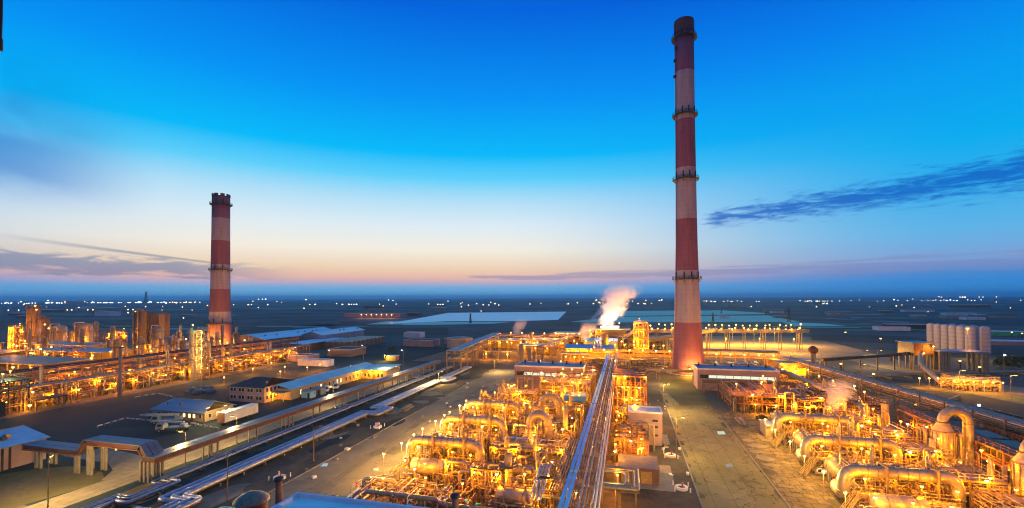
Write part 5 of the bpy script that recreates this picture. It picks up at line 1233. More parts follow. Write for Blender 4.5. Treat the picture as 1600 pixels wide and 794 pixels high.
frame(x+1.4,x+4.6,y-2,y+2,(4,8,12,16,20,24),1,1,'lamp-lit stair tower clinging to the free-standing banded column',mt='yellow')
unit_lamps([(x+4.9,y-2.2,z+2.2,z) for z in (4,8,12,16,20)],'yellowish lamp on the stair tower of the free-standing banded column','lamps of the banded column stair',1300,.3,WARM)
lamp(x-.5,y-2.3,26.4,24.0,500,(.2,1,.4),.35,'small green lamp on top of the free-standing banded column',None,'bulbgreen')
t_ = T('hoop_duct','silver hooped duct left of the free-standing banded column','duct',(x-16,y+6,0)); MB().tube(fil([(x-12,y+12,0),(x-12,y+12,17),(x-7,y+12,17),(x-7,y+12,8),(x-22,y+12,8.6)],2.2,6),1.0,14).make('duct','jacket',t_)
t_ = T('mast','square grey concrete mast standing at the front of the left refinery','mast',(-197,135.3,0)); MB().cyl((-197,135.3,0),(-197,135.3,19.5),.85,4,.6).make('shaft','concrete',t_); MB().box(-197,135.3,19.7,1.6,1.6,.4).make('cap','dark',t_)
t_ = flatroof('switch_house','dark flat-roofed cabin at the left edge before the refinery',-214,-202.5,92,104,4.6,'dark','roofdark',.2,copmt='roofdark'); windows(t_,(-202.5,92,0),(0,1,0),1.5,.5,.8,(7.5,9.4),'glassdark',(1,0,0))
canopy(-205.5,-200.6,111,119,3.6,'small dark awning in front of the lit refinery edge',roof='roofdark',n=2,nl=1,e=900)
frame(-218,-206,101,112,(8,11),3,2,'high platform lit greenish white at the near end of the left refinery',mt='dark')
unit_lamps([(-216,101,9.6,8),(-212,100.8,9.4,8),(-207.5,101,9.8,8),(-208,106,12.6,11),(-214,111,12.8,11)],'pale greenish lamp on the high platform at the left refinery','greenish platform lamps',700,.3,(.85,1,.35))
for i in range(26):
    x = -R.uniform(235,470); y = 150+R.random()*110+(-x-235)*.12
    lamp(x,y,R.uniform(8,12),0,3200,SODIUM,.5,'amber lamp on a tall post deep in the left refinery','deep left refinery lamps',light=(i % 2 == 0))
for px, py in ((55,478),(57,484),(70,507),(76,513),(133,512),(140,524),(138,533),(118,536),(186,525),(190,531),(212,487),(245,508),(251,513),(249,520),(302,517),(312,523)):
    v = at(px, 548); D = (v.x*fw.x+v.y*fw.y)*.985
    d = fw+rt*((px-800)/FPX)+up*((451-py)/FPX); p_ = d*(D/ (d.dot(fw))); lamp(p_.x,p_.y,CAM_H+p_.z,CAM_H+p_.z-1.5,1400,SODIUM,.5,'bright lamp near the top of a column in the left refinery','column top lamps')

# ---------------------------------------------------------------- silos and buildings at the right
for i,px in enumerate((1456.5,1471,1488,1505,1523,1543)):
    pass
sil = [(1455.5,541,0),(1470.5,543,0),(1487,545,0),(1503.5,548,0),(1521,551,0),(1541,555,0)]
ordn = ('leftmost','second','third','fourth','fifth','sixth')
def silo(x,y,lab,r=2.75,h=17):
    t_ = T('silo',lab,'silo',(x,y,0),'pale silos at the right')
    MB().lathe((x,y,0),[(r,0),(r,h),(r*.86,h+.7),(r*.4,h+1.3),(.01,h+1.4)],24).make('shell','silowall',t_)
    b = MB()
    for k in range(6): b.ring((x,y,0),r+.01,r+.06,2+k*2.7,2.16+k*2.7,24)
    b.make('band','jacket2',t_)
fx, fy = pos(1456,543); ux, uy = pos(1541-18,553); 
for i in range(6):
    k = i/5; x, y = fx+(ux-fx)*k*.92, fy+(uy-fy)*k*.92; silo(x,y,'%s silo from the left in the front row of pale silos' % ordn[i])
for i in range(4):
    x, y = fx+(ux-fx)*(.42+i*.24)+9, fy+(uy-fy)*(.42+i*.24)+11; silo(x,y,'%s from the left of the half-hidden rear pale silos' % ordn[i] if i else 'leftmost of the half-hidden rear pale silos')
x, y = pos(1513,560); lamp(x,y,18.5,0,9000,SODIUM,.7,'bright amber lamp on a mast among the pale silos',None)
x, y = pos(1520,562); lamp(x,y,4,0,3000,(1,.6,.08),.6,'low yellow lamp at the foot of the pale silos',None)
# elevated screening house with conveyor
x0, y0 = pos(1428,578); x1, y1 = pos(1462,578)
t_ = T('screening_house','raised house with glowing amber side on legs before the pale silos','building',(x0,y0,0))
d = Vector((x1-x0,y1-y0,0)); ln = d.length; u = d.normalized(); n_ = Vector((-u.y,u.x,0)); rz = math.atan2(u.y,u.x)
c = Vector((x0,y0,0))+u*ln/2+n_*5
MB().box(c.x,c.y,10.8,ln,10,6.4,rz).make('wall','steel',t_); MB().box(c.x,c.y,14.15,ln+1.4,11.4,.3,rz).make('roof','roofmetal',t_)
pc = c-n_*5.06+u*ln*.18; MB().box(pc.x,pc.y,10.8,ln*.52,.1,4.6,rz).make('glazed_side','yellow',t_)
pc = c-n_*5.06-u*ln*.3; MB().box(pc.x,pc.y,10.8,ln*.28,.1,5.2,rz).make('stair_side','rust',t_)
for a in (-.46,-.15,.15,.46):
    for e in (-4.5,4.5): pq = c+u*ln*a+n_*e; MB().box(pq.x,pq.y,3.8,.6,.6,7.6,rz).make('leg','concrete',t_)
pq = c-n_*7+u*3; lamp(pq.x,pq.y,12.4,0,1000,SODIUM,.4,'amber lamp before the glowing side of the raised house','raised house lamps'); pq = pq-u*5; lamp(pq.x,pq.y,9,0,800,SODIUM,.4,'amber lamp before the glowing side of the raised house','raised house lamps')
x2, y2 = pos(1545,583); x3, y3 = pos(1468,580)
t_ = T('loading_canopy','long flat canopy on tall columns right of the raised house','canopy',(x3,y3,0))
MB().beam((x3,y3+4,10.2),(x2,y2+4,10.2),11,.7).make('roof','roofmetal',t_)
for k in (0.02,.07,.13,.2,.8,.9,.98):
    p_ = Vector((x3,y3,0)).lerp(Vector((x2,y2,0)),k)
    for e in (0,7): MB().bx(p_.x-.5,p_.y+e-.5,0,p_.x+.5,p_.y+e+.5,9.8).make('column','concrete',t_)
t_ = T('conveyor_gallery','amber lit conveyor sloping from the raised house down to the low plant','conveyor',(x0,y0,0))
ax, ay = pos(1470,603); bx_, by_ = pos(1432,592)
MB().tube(fil([(x0+2,y0-2,8.5),(bx_+3,by_+2,6.2),(ax,ay,1.6)],8,6),1.0,8).make('gallery','cream',t_)
for k in (.3,.7): MB().bx(bx_+(ax-bx_)*k-.3+1,by_+(ay-by_)*k-.3,0,bx_+(ax-bx_)*k+.3+1,by_+(ay-by_)*k+.3,5.6-4*k).make('post','steel',t_)
for k,e in ((1437,3),(1452,2.5),(1466,2.5)): xx,yy = pos(k,606); lamp(xx,yy,4,0,1500,SODIUM,.35,'amber lamp on a post along the sloping conveyor','conveyor lamps')
x4, y4 = pos(1478,607); frame(x4,x4+16,y4-4,y4+3,(2.6,4.6),5,2,'low amber-lit plant at the foot of the sloping conveyor',mt='yellow'); tangle(x4-1,x4+17,y4-5,y4+3,.3,4.4,20,'pipework of the low plant at the foot of the sloping conveyor',seed=420,rmax=.4)
unit_lamps([(x4+i*3.2,y4-5.2,3.2,0) for i in range(6)],'amber lamp at the low plant below the sloping conveyor','low plant lamps',900,.32)
t_ = T('conveyor_gallery','straight level conveyor on short posts left of the raised house','conveyor',(110,262,0)); MB().beam((96,262,6.4),(150,287,8.4),2.2,1.4).make('gallery','roofdark',t_)
for k in range(6): xx, yy = 98+k*9.6, 263+k*4.4; MB().bx(xx-.3,yy-.3,0,xx+.3,yy+.3,5.7+k*.36).make('post','steel',t_)
t_ = T('pipe_track','low bluish pipe row crossing the dark field behind the slanting rack','pipes',(100,245,0))
for k in range(4): MB().tube([(98,246-k*1.3,1.2),(215,292-k*1.3,1.2)],.36,6).make('pipe','jacket2',t_)
for k in range(12): MB().bx(99+k*10,240+k*3.93,0,99.5+k*10,247+k*3.93,.8).make('sleeper','concrete',t_)
for px,py,w,h,lab,wl,rf in ((1398,517,30,4,'low white roofed farm building on the dark plain at the right','white','roofmetal'),(1420,514,40,5,'dark building with amber lamps on the dark plain at the right','dark','roofmetal'),(1565,525,44,4,'low building with a green edge near the right frame','green','white'),(1585,540,36,3,'long pale pinkish shed near the right frame','pinkwall','white'),(1525,500,26,4,'tiny pale building far out on the right plain','white','white'),(580,496,130,8,'long low hall with a glowing orange roof edge on the far plain','pinkwall','rust'),(645,494,26,7,'small house with lit ends right of the long far hall','rust','dark'),(160,494,50,10,'pale block building among lamps on the far left plain','white','white'),(148,493,16,11,'amber lit block beside the pale block on the far left plain','yellow','white'),(690,487,40,4,'tiny far building with orange windows beyond the ponds','cream','rust'),(345,497,30,5,'far grey shed behind the notched chimney','jacket2','white'),(1305,494,18,5,'small far building lit orange beyond the green ponds','cream','rust')):
    v = at(px,py); sc = max(1,v.length/900); flatroof('far_building',lab,v.x-w/2,v.x+w/2,v.y,v.y+14*sc,h*1.0,wl,rf,.3)
v = at(585,497); 
for k in range(7): lamp(v.x-25+k*11,v.y-6,7,0,9000,(1,.35,.12),.9,'orange lamp along the front of the long far hall','far hall lamps',light=k % 2 == 0)
# trees and shrubs
M['leaf'] = mat('leaf',(.05,.085,.03),(.025,.045,.018),3,.8)
def shrub(x,y,h,w,lab,seed,trunk=True):
    q = random.Random(seed); t_ = T('tree' if trunk else 'shrub',lab,'tree' if trunk else 'shrub',(x,y,0),'trees and shrubs')
    b = MB()
    for i in range(170):
        a, r_, k = q.uniform(0,6.28), math.sqrt(q.random())*w, q.random()
        c = Vector((x+math.cos(a)*r_*(1-.5*k),y+math.sin(a)*r_*(1-.5*k),h*(.25+.75*k)*(1-.25*(r_/w)**2)))
        s = q.uniform(.18,.42)*max(1,w/2); n1_ = Vector((q.gauss(0,1),q.gauss(0,1),q.gauss(0,1))).normalized(); u,w2 = frame_of(n1_); b.add([c-u*s-w2*s*.6,c+u*s-w2*s*.6,c+u*s*.6+w2*s,c-u*s*.5+w2*s*.8],[(0,1,2,3)])
    b.make('crown','leaf',t_)
    tb = MB().tube([(x,y,0),(x+.1,y,h*.35),(x,y+.15,h*.7)],[.16,.12,.05],7)
    for i in range(5):
        a = i*1.3; tb.tube([(x+.05,y,h*.3),(x+math.cos(a)*w*.6,y+math.sin(a)*w*.6,h*.7)],[.07,.03],5)
    tb.make('trunk','rust',t_)
for i,(px,py,h,w,lab) in enumerate(((372,616,2.2,3,'dark rounded shrub at the left front of the two-storey office'),(455,548,4.5,2.2,'small dark tree before the blue warehouse'),(1088,562,4,2,'dark tree beside the tall chimney foot'),(1240,612,3,1.4,'shrub beside the long right platform'),(1178,640,1.4,2.4,'low thicket at the edge of the concrete road on the right'),(1190,655,1.2,2.0,'second low thicket nearer the camera by the concrete road'),(440,566,3,2.0,'dark bush between the store and the street lamps'),(1570,575,6,6,'dark tree clump at the right edge beyond the canopy'),(1590,570,5,6,'dark tree clump in the extreme right corner of the field'),(612,548,3,3,'bush among the pipe field left of the tall portal'))):
    x, y = pos(px,py); shrub(x,y,h,w,lab,i)

# ---------------------------------------------------------------- vehicles and yard objects
def wheel(t_, x, y, r, w, rz):
    c, s = math.cos(rz), math.sin(rz); a = Vector((-s,c,0))*w/2; p = Vector((x,y,r))
    o = MB().cyl(p-a,p+a,r,16).make('wheel','rubber',t_); MB().cyl(p-a*1.04,p+a*1.04,r*.55,12).make('rim','jacket',o)
def van(x, y, rz, lab):
    t_ = T('van',lab,'van',(x,y,0)); c, s = math.cos(rz), math.sin(rz)
    def W_(u,v,z): return (x+u*c-v*s, y+u*s+v*c, z)
    def hull(sec, w, name, mt, par):   # side profile swept across the width, slightly narrowed at the top
        v = []
        for sgn in (-1,1):
            for u,z in sec: v.append(W_(u,sgn*w/2*(1 if z < 1.2 else .92),z))
        k = len(sec); return MB().add(v,[tuple(range(k-1,-1,-1)),tuple(range(k,2*k))]+[(i,(i+1)%k,k+(i+1)%k,k+i) for i in range(k)]).make(name,mt,par)
    body = hull([(-2.7,.4),(2.6,.4),(2.75,.75),(2.65,1.1),(1.95,1.3),(1.2,2.15),(.9,2.25),(-2.5,2.25),(-2.7,2.0)],1.95,'body','vanwhite',t_)
    hull([(1.9,1.33),(1.22,2.1),(1.28,2.13),(1.98,1.33)],1.75,'windscreen','glassdark',t_)
    for sgn in (-1,1):
        b = MB()
        for u0,u1 in ((.2,1.15),(-1.1,.05),(-2.4,-1.25)):
            v = [W_(u0,sgn*.96,1.3),(W_(u1,sgn*.96,1.3)),(W_(u1-.12,sgn*.925,1.95)),(W_(u0,sgn*.925,1.95))]; v2 = [W_(0,sgn*.03,0)]
            b.add(v+[(p[0]-s*sgn*.02,p[1]+c*sgn*.02,p[2]) for p in v],[(0,1,2,3),(7,6,5,4),(0,4,5,1),(1,5,6,2),(2,6,7,3),(3,7,4,0)])
        b.make('side_window','glassdark',t_)
        for u in (1.75,-1.75): p = W_(u,sgn*.86,0); wheel(t_,p[0],p[1],.36,.24,rz)
        p = W_(2.68,sgn*.68,.85); MB().box(p[0],p[1],p[2],.12,.34,.2,rz).make('headlight','panewhite',t_)
    p = W_(2.76,0,.5); MB().box(p[0],p[1],p[2],.12,1.8,.22,rz).make('bumper','dark',t_)
x, y = pos(510,612); van(x,y,rad(-62),'white minibus parked nearer the two grey booths'); 
x, y = pos(521,608); van(x+.6,y+1.0,rad(-62),'white minibus parked farther from the two grey booths')
for px,py,lab in ((482,621,'blue-grey cabin booth left of its twin by the minibuses'),(498,616,'paler grey cabin booth right of its twin by the minibuses')):
    x, y = pos(px,py); t_ = T('cabin_booth',lab,'booth',(x,y,0)); MB().box(x,y,1.3,4.4,3,2.6).make('wall','blue' if px < 490 else 'roofmetal',t_); MB().box(x,y,2.72,4.8,3.4,.22).make('roof','roofmetal',t_); MB().box(x+1.2,y-1.52,1.0,.9,.06,2.0).make('door','dark',t_)
# crane lorry
def crane_lorry(x, y, rz, lab, cabmt, boom):
    t_ = T('crane_lorry',lab,'lorry',(x,y,0)); c, s = math.cos(rz), math.sin(rz)
    def W_(u,v,z): return (x+u*c-v*s, y+u*s+v*c, z)
    def bxr(u,v,z,a,b_,h,name,mt,par): p = W_(u,v,z); return MB().box(p[0],p[1],p[2],a,b_,h,rz).make(name,mt,par)
    bxr(0,0,.95,8.6,1.1,.35,'chassis','dark',t_); bxr(-1.2,0,1.3,5.6,2.4,.3,'bed','truckblue',t_)
    v = []
    for sgn in (-1,1):
        for u,z in ((2.4,.8),(4.4,.8),(4.5,1.6),(4.15,2.75),(2.4,2.8)): v.append(W_(u,sgn*1.2,z))
    cb_ = MB().add(v,[(4,3,2,1,0),(5,6,7,8,9)]+[(i,(i+1)%5,5+(i+1)%5,5+i) for i in range(5)]).make('cab',cabmt,t_)
    p0_, p1_ = W_(4.42,0,1.75), W_(4.2,0,2.6); MB().beam(W_(4.46,0,1.72),W_(4.22,0,2.6),2.0,.05).make('windscreen','glassdark',cb_)
    for sgn in (-1,1):
        p = W_(3.3,sgn*1.215,2.1); MB().box(p[0],p[1],p[2],1.1,.03,.7,rz).make('side_window','glassdark',cb_)
        for u in (3.4,-1.6,-3.0): q_ = W_(u,sgn*1.05,0); wheel(t_,q_[0],q_[1],.55,.34,rz)
        q_ = W_(4.5,sgn*.9,1.1); MB().box(q_[0],q_[1],q_[2],.1,.3,.24,rz).make('headlight','panewhite',t_)
    bxr(-2.6,0,1.75,1.5,1.7,.9,'turntable',cabmt,t_)
    bm = MB().beam(W_(-2.8,.1,2.6),W_(boom,.1,3.1),.55,.6).make('boom','trucksteel',t_); MB().beam(W_(-1,.1,2.75),W_(boom+1.4,.1,3.15),.36,.4).make('boom_tip','trucksteel',bm)
x, y = pos(272,674); crane_lorry(x,y,rad(200),'pale grey cabbed crane lorry parked nearest in the dark yard by the low house','trucksteel',4.6)
x, y = pos(262,664); crane_lorry(x-1.5,y+1.5,rad(210),'bluish crane lorry behind the pale cabbed one in the dark yard','truckblue',6.2)
for i,(px,py) in enumerate(((299,609),(311,612),(319,607),(330,611))):
    x, y = pos(px,py+2); o = MB(); qq = random.Random(i+5)
    prof = [(2.1,0),(2.2,.6),(1.7,1.25),(.8,1.6),(.01,1.7)]; o.lathe((x,y,0),prof,9); o.v = [(a+qq.uniform(-.25,.25),b_+qq.uniform(-.25,.25),c if c < .1 else c+qq.uniform(-.2,.2)) for a,b_,c in o.v]
    o.make('covered_heap','concrete',label='%s of the grey tarpaulin covered heaps in the dark yard' % ('leftmost','second from the left','third from the left','rightmost')[i],cat='heap',group='covered heaps')
for ps,lab in (([(152,669),(196,656),(245,661)],'low white post fence cornering left of the crane lorries'),([(298,664),(342,672)],'low white post fence right of the crane lorries'),([(210,623),(247,617),(270,622)],'low pale fence at the back of the dark yard')):
    t_ = T('low_fence',lab,'fence',at(*ps[0])); b = MB(); r_ = MB()
    for a,e in zip(ps,ps[1:]):
        A,B_ = at(*a),at(*e); n = max(2,int((B_-A).length/2.2))
        for k in range(n+1): c = A.lerp(B_,k/n); b.bx(c.x-.12,c.y-.12,0,c.x+.12,c.y+.12,.9)
        for k in range(n):
            r_.beam(A.lerp(B_,(k+.1)/n)+Vector((0,0,.62)),A.lerp(B_,(k+.75)/n)+Vector((0,0,.62)),.1,.34)
    b.make('post','concrete',t_); r_.make('rail','white',t_)
for i,(px,py,lab) in enumerate(((1065,764,'white painted well ring with bollards nearest the camera beside the concrete road'),(1048,713,'white painted well ring beside the concrete road farther from the camera'),(437,748,'white painted well ring with bollards in the verge left of the brown vent pipe'),(590,668,'small well ring in the verge at the left of the nearest duct loop'))):
    x, y = pos(px,py); t_ = T('well_ring',lab,'well',(x,y,0)); MB().ring((x,y,0),.75,1.25,0,.5,24).make('kerb','white',t_); MB().lathe((x,y,.3),[(.74,0),(.01,.02)],16).make('cover','dark',t_); MB().cyl((x+.2,y,.3),(x+.2,y,1.3),.16,8).make('hydrant','redpaint',t_)
    for k in range(4):
        a = .8+k*1.57; MB().cyl((x+2.1*math.cos(a),y+2.1*math.sin(a),0),(x+2.1*math.cos(a),y+2.1*math.sin(a),.9),.13,8).make('bollard','white',t_)
for ps,mt_,z,nm in ((((450,750),(480,739),(510,742),(492,752)),'sand',.016,'concrete_patch'),(((500,729),(506,724),(513,724),(511,729)),'pondblue',.02,'puddle'),(((678,622),(690,620),(710,622),(702,625)),'sand',.016,'concrete_patch'),(((1120,674),(1131,674),(1134,679),(1122,679)),'pondblue',.02,'puddle'),(((1133,726),(1143,724),(1146,729),(1136,731)),'roofmetal',.018,'manhole_cover')):
    o = MB().flat(P2(*ps),z).make(nm,mt_); o['kind'] = 'structure'
t_ = T('yellow_hut','tiny yellow lit kiosk at the far end of the long workshop','hut',pos(613,563)+(0,)); x,y = pos(613,563); MB().box(x,y,1.4,7,4,2.8).make('wall','yellow',t_); MB().box(x,y,2.95,7.6,4.6,.25).make('roof','white',t_); lamp(x-3,y-4,3.4,0,2500,(1,.6,.06),.35,'amber lamp before the tiny yellow kiosk',None)

q = random.Random(91)
def blob(cx,cy,rx,ry,z,nm,mt_,n=11):
    o = MB().flat([(cx+rx*math.cos(2*math.pi*i/n)*q.uniform(.65,1.2),cy+ry*math.sin(2*math.pi*i/n)*q.uniform(.65,1.2)) for i in range(n)],z).make(nm,mt_); o['kind'] = 'structure'
M['asphalt2'] = ground('asphalt2', (.12,.098,.07), (.21,.17,.11), (.14,.12,.085), .2, .9, .9, .15)
M['yardpatch'] = ground('yardpatch', (.014,.026,.034), (.042,.044,.044), (.024,.03,.034), .08, .6, .95, .3)
M['oil'] = ground('oil',(.035,.030,.026),(.07,.058,.045),(.05,.045,.04),.3,1.2,.7,.1)
for i in range(22): blob(q.uniform(-67,-52),60+i*7+q.uniform(-2,2),q.uniform(.8,3.6),q.uniform(2,7),.016+.0008*i,'asphalt_patch',q.choice(['dirtroad','asphalt2','asphalt2']))
for i in range(34): blob(13.4+q.uniform(-.5,.5) if i % 2 else 28.6+q.uniform(-.4,.6),58+i*4.1,q.uniform(.3,1.1),q.uniform(1.2,4),.04+.0008*i,'weed_patch','grass',9)
for i in range(20): blob(q.uniform(30,39),70+i*4.6,q.uniform(.5,2.6),q.uniform(.6,2.6),.017+.0008*i,'apron_stain',q.choice(['soil','dirtroad','dirtroad','grass']))
for i in range(26): blob(q.uniform(-84,-71),50+i*7,q.uniform(1,5),q.uniform(2,8),.012+.0008*i,'soil_patch',q.choice(['dirtroad','darkgrass','grass','soil']))
for i in range(34): blob(q.uniform(-195,-142),70+i*5.2,q.uniform(1,8),q.uniform(1.5,9),.006+.0005*i,'yard_patch',q.choice(['yardpatch','yardpatch','darkgrass','track']))
for x0,x1,y0,y1,z in ((-70.35,-70.0,62,150,.16),(13.0,13.3,58,196,.14),(28.6,28.9,58,160,.12),(-102.1,-101.8,86,220,.12)):
    o = MB().bx(x0,y0,0,x1,y1,z).make('kerb','concrete'); o['kind'] = 'structure'
for x,w in ((-62,.35),(-60.3,.35),(-106.6,.4),(-104.6,.4)):
    pts = [(x+math.sin(k*.35+x)*.5,62+k*6) for k in range(22)]; o = MB()
    for a,b_ in zip(pts,pts[1:]): o.add([(a[0]-w/2,a[1],.046),(a[0]+w/2,a[1],.046),(b_[0]+w/2,b_[1],.046),(b_[0]-w/2,b_[1],.046)],[(0,1,2,3)])
    o = o.make('tyre_track','asphalt2'); o['kind'] = 'structure'
for i in range(42):
    x,y = (q.uniform(-82,-54),q.uniform(72,205)) if i % 3 else (q.uniform(8,12.6),q.uniform(92,190)); h = q.uniform(.25,.6)
    MB().box(x,y,h/2,q.uniform(.4,1.2),q.uniform(.4,.9),h,q.uniform(0,3)).make('concrete_block',q.choice(['white','concrete']),label='small pale concrete block lying loose on the open ground',cat='block',group='loose concrete blocks')
for i,(x,y,n,lab) in enumerate(((-76,140,6,'stack of spare pipes lying in the verge beside the fat pipe bundle'),(-160,128,7,'stack of spare pipes in the dark yard behind the low house'),(-176,150,6,'stack of spare pipes at the far side of the dark yard'),(33,150,5,'short stack of spare pipes on the apron by the far duct loop'))):
    t_ = T('pipe_stack',lab,'pipes',(x,y,0))
    for k in range(n): MB().tube([(x+(k % 4)*.62+(k//4)*.3,y,.3+(k//4)*.52),(x+(k % 4)*.62+(k//4)*.3,y+7,.3+(k//4)*.52)],.29,10).make('pipe',q.choice(['rust','jacket2','galv']),t_)
# ---------------------------------------------------------------- street lamps
for px,py,h,rz,e,lab in ((75,792,8.5,2.4,8000,'street lamp on the lit lawn at the lower left corner'),(355,783,9,0,0,'unlit slim pole beside the fat pipe bundle near the grey tank'),(490,720,7.4,.6,0,'unlit slim pole beside the well ring verge in the middle left'),(1057,718,9.5,0,4200,'street lamp on the left edge of the concrete road'),(1030,602,7,0,6000,'street lamp near the far end of the concrete road'),(1217,690,7,3.1,0,'dark pole at the far duct loop on the right'),(300,727,7,3.14,2600,'street lamp behind the covered trestle near the road portal'),(417,700,7,3.14,2600,'street lamp beside the dirt road below the trestle'),(545,640,7,3.14,2600,'street lamp beside the dirt road under the middle of the trestle'),(640,600,7,3.14,2600,'street lamp beside the dirt road near the end of the trestle'),(773,582,6,0,5000,'street lamp on the yard edge right of the tall portal'),(685,600,5,0,5000,'street lamp beside the low pipes before the tall portal'),(318,668,5,1.6,1800,'street lamp at the corner of the low house'),(345,664,5,1.6,1500,'street lamp by the white box trailer'),(600,592,5,2,2400,'street lamp near the workshop wing end'),(1350,575,9,0,3500,'street lamp at the bend of the gravel track on the right'),(1372,572,8,0,2500,'street lamp on the dark field behind the slanting rack'),(1569,590,12,0,0,'tall dark pole on the right field beside the canopy'),(1345,600,8,0,2200,'street lamp on the lit shoulder below the slanting rack head'),(1500,612,8,0,3000,'street lamp on the lit shoulder near the low plant'),(1580,622,8,0,2600,'street lamp on the lit shoulder at the right edge')):
    x, y = pos(px,py); street(*((-101.2,y) if 290 < px < 650 and py > 590 and h == 7 else (x,y)),h,rz,e*2.2,WARM,lab,None,light=e > 0,mt='bulb' if e else 'glassdark')
street(11.2,52,14,.3,34000,WARM,'added unseen street lamp on the near left edge of the concrete road'); street(11.6,160,9,.2,16000,WARM,'street lamp between the windowless block and the chimney lawn')  # the near lamp is added out of view to brighten the road
for px,py in ((463,570),(568,566),(516,576),(630,576)):
    x, y = pos(px,py); street(x,y,9.5,2.6,2600,(1,.8,.6),'white-orange street lamp on a tall pole between the workshop and the warehouses','workshop back street lamps',mt='bulbwhite')
for px,py in ((300,585),(350,600),(395,585),(438,590),(424,575),(445,582),(480,583),(500,578),(548,581)):
    x, y = pos(px,py); lamp(x,y,3.2,0,2200,SODIUM,.32,'amber lamp standing in the dim yard between the refinery and the workshop','dim yard lamps')
for px in (436,480,560,600): 
    x, y = pos(px,640-(px-430)*.25); 

# ---------------------------------------------------------------- lights on the horizon
def far_light(px,py,D,r,mt_,lab,grp):
    r = r*.62; d = fw+rt*((px-800)/FPX)+up*((451-py)/FPX); p_ = d*(D/d.dot(fw)); z = max(4,CAM_H+p_.z)
    k = ('far',round(z/4),mt_,round(r*10))
    if k not in LAMP:
        zz = max(4,round(z/4)*4); b = MB().box(0,0,zz,r*2.3,r*1.2,r*1.5).make('lamp_head',mt_); c = MB().tube([(0,0,0),(0,0,zz-r*.75)],[.5,.3],5).make('pole','dark'); LAMP[k] = (b.data,c.data); bpy.data.objects.remove(b); bpy.data.objects.remove(c)
    t_ = bpy.data.objects.new('floodlight_mast',None); COL.objects.link(t_); t_.location = (p_.x,p_.y,0); tag(t_,lab,'floodlight',grp)
    for nm,me in zip(('lamp_head','pole'),LAMP[k]): o = bpy.data.objects.new(nm,me); COL.objects.link(o); o.parent = t_
q = random.Random(77)
FL = [(q.uniform(0,90) if i < 14 else q.uniform(70,262), 474.5+q.gauss(0,.9), 'bulbfarwhite', 1.15) for i in range(74)]
for px,py,mt_,s in FL: far_light(px,py-(px*.006),4600,s*5.0*q.uniform(.7,1.25),mt_,'white floodlight in the dense bright row along the far left horizon','far left horizon floodlights')
for i in range(16): far_light(q.uniform(265,315),473+q.gauss(0,.5),4600,5,'bulbfar','yellow floodlight at the right end of the bright far left row','yellow far left floodlights')
for px,py in ((13,491),(29,489),(66,491),(98,485),(123,481),(105,494),(112,493),(137,493),(145,495),(200,494),(208,486),(33,471),(75,470),(285,480)): far_light(px,py,1500,1.9,'bulbfarwhite' if px < 100 else 'bulbfar','lone lamp on the dark plain below the bright far left row','lone far left lamps')
for px,py in ((365,478),(393,482),(388,487),(395,471),(404,468),(410,468),(415,468),(478,468),(492,480),(484,478),(493,476),(535,479),(526,475),(545,475.5),(549,476),(553,475.7),(557,476),(607,469),(614,470),(619,475),(670,475),(720,475),(773,475),(593,476),(700,471),(745,485)): far_light(px,py,2600,2.6 if q.random() < .8 else 4,'bulbfarwhite' if q.random() < .55 else 'bulbfar','lone lamp on the far plain between the two chimneys','lone far middle lamps')
for px,py in ((688,485),(692,486),(684,486),(828,475),(888,475),(932,469),(936,472),(927,475),(997,476),(1006,475),(1030,469),(1034,468),(1055,475),(980,493)): far_light(px,py,2400,3.0,'bulbfar','amber lamp on the far plain behind the steam cloud','amber far plain lamps')
for px,py in ((1100,469),(1104,469),(1110,469),(1117,471),(1112,477),(1116,475),(1131,474),(1137,469),(1142,470),(1144,473),(1152,469),(1159,475),(1182,470),(1186,474),(1222,483),(1250,468),(1258,470),(1262,473),(1265,468),(1268,471),(1275,469),(1277,470),(1280,473),(1286,474),(1289,470),(1293,469),(1300,471),(1312,470),(1330,468),(1343,467),(1381,473),(1397,467),(1403,468),(1418,474),(1426,466),(1458,468),(1467,462),(1471,463),(1479,468),(1485,467),(1490,468),(1495,468),(1500,463),(1504,463),(1508,463),(1512,467),(1518,472),(1523,472),(1530,463),(1536,463),(1533,467),(1557,463),(1595,472),(1470,474),(1440,468),(1450,468),(1462,467.6),(1475,467.6)): far_light(px,py+1.5,3200,3.0 if q.random() < .85 else 4.6,'bulbfarwhite' if q.random() < .5 else 'bulbfar','lamp in the scattered lights along the far right horizon','far right horizon lamps')
for px,py in ((1321,517),(1376,528),(1410,534),(1392,556),(1314,572),(1538,513),(1581,517),(1597,519),(1570,557),(1454,541),(1365,590),(1500,567),(1531,578),(1430,643),(1530,645)): 
    x, y = pos(px,py+9); z = 6*(1 if py < 560 else .7); D = Vector((x,y,0)).dot(fw); far_light(px,py,D,.34+D*.0009,'bulbwhite' if px in (1570,1530,1454,1538) else 'bulb','small lamp on a pole out on the dark right field','right field lamps')
q = random.Random(31)
for i in range(70):
    px = q.choice([q.uniform(240,640),q.uniform(1120,1600),q.uniform(700,1040),q.uniform(0,330)]); py = 470+abs(q.gauss(0,9))
    if 335 < px < 362 or 1052 < px < 1098: continue
    D = min(3000, 39*700/max(4,py-463)); far_light(px,py-.6,D,max(.7,D*.0011*q.uniform(.6,1.2)),'bulbfar' if q.random() < .7 else 'bulbfarwhite','tiny lone lamp scattered over the dark far plain','scattered plain lamps')
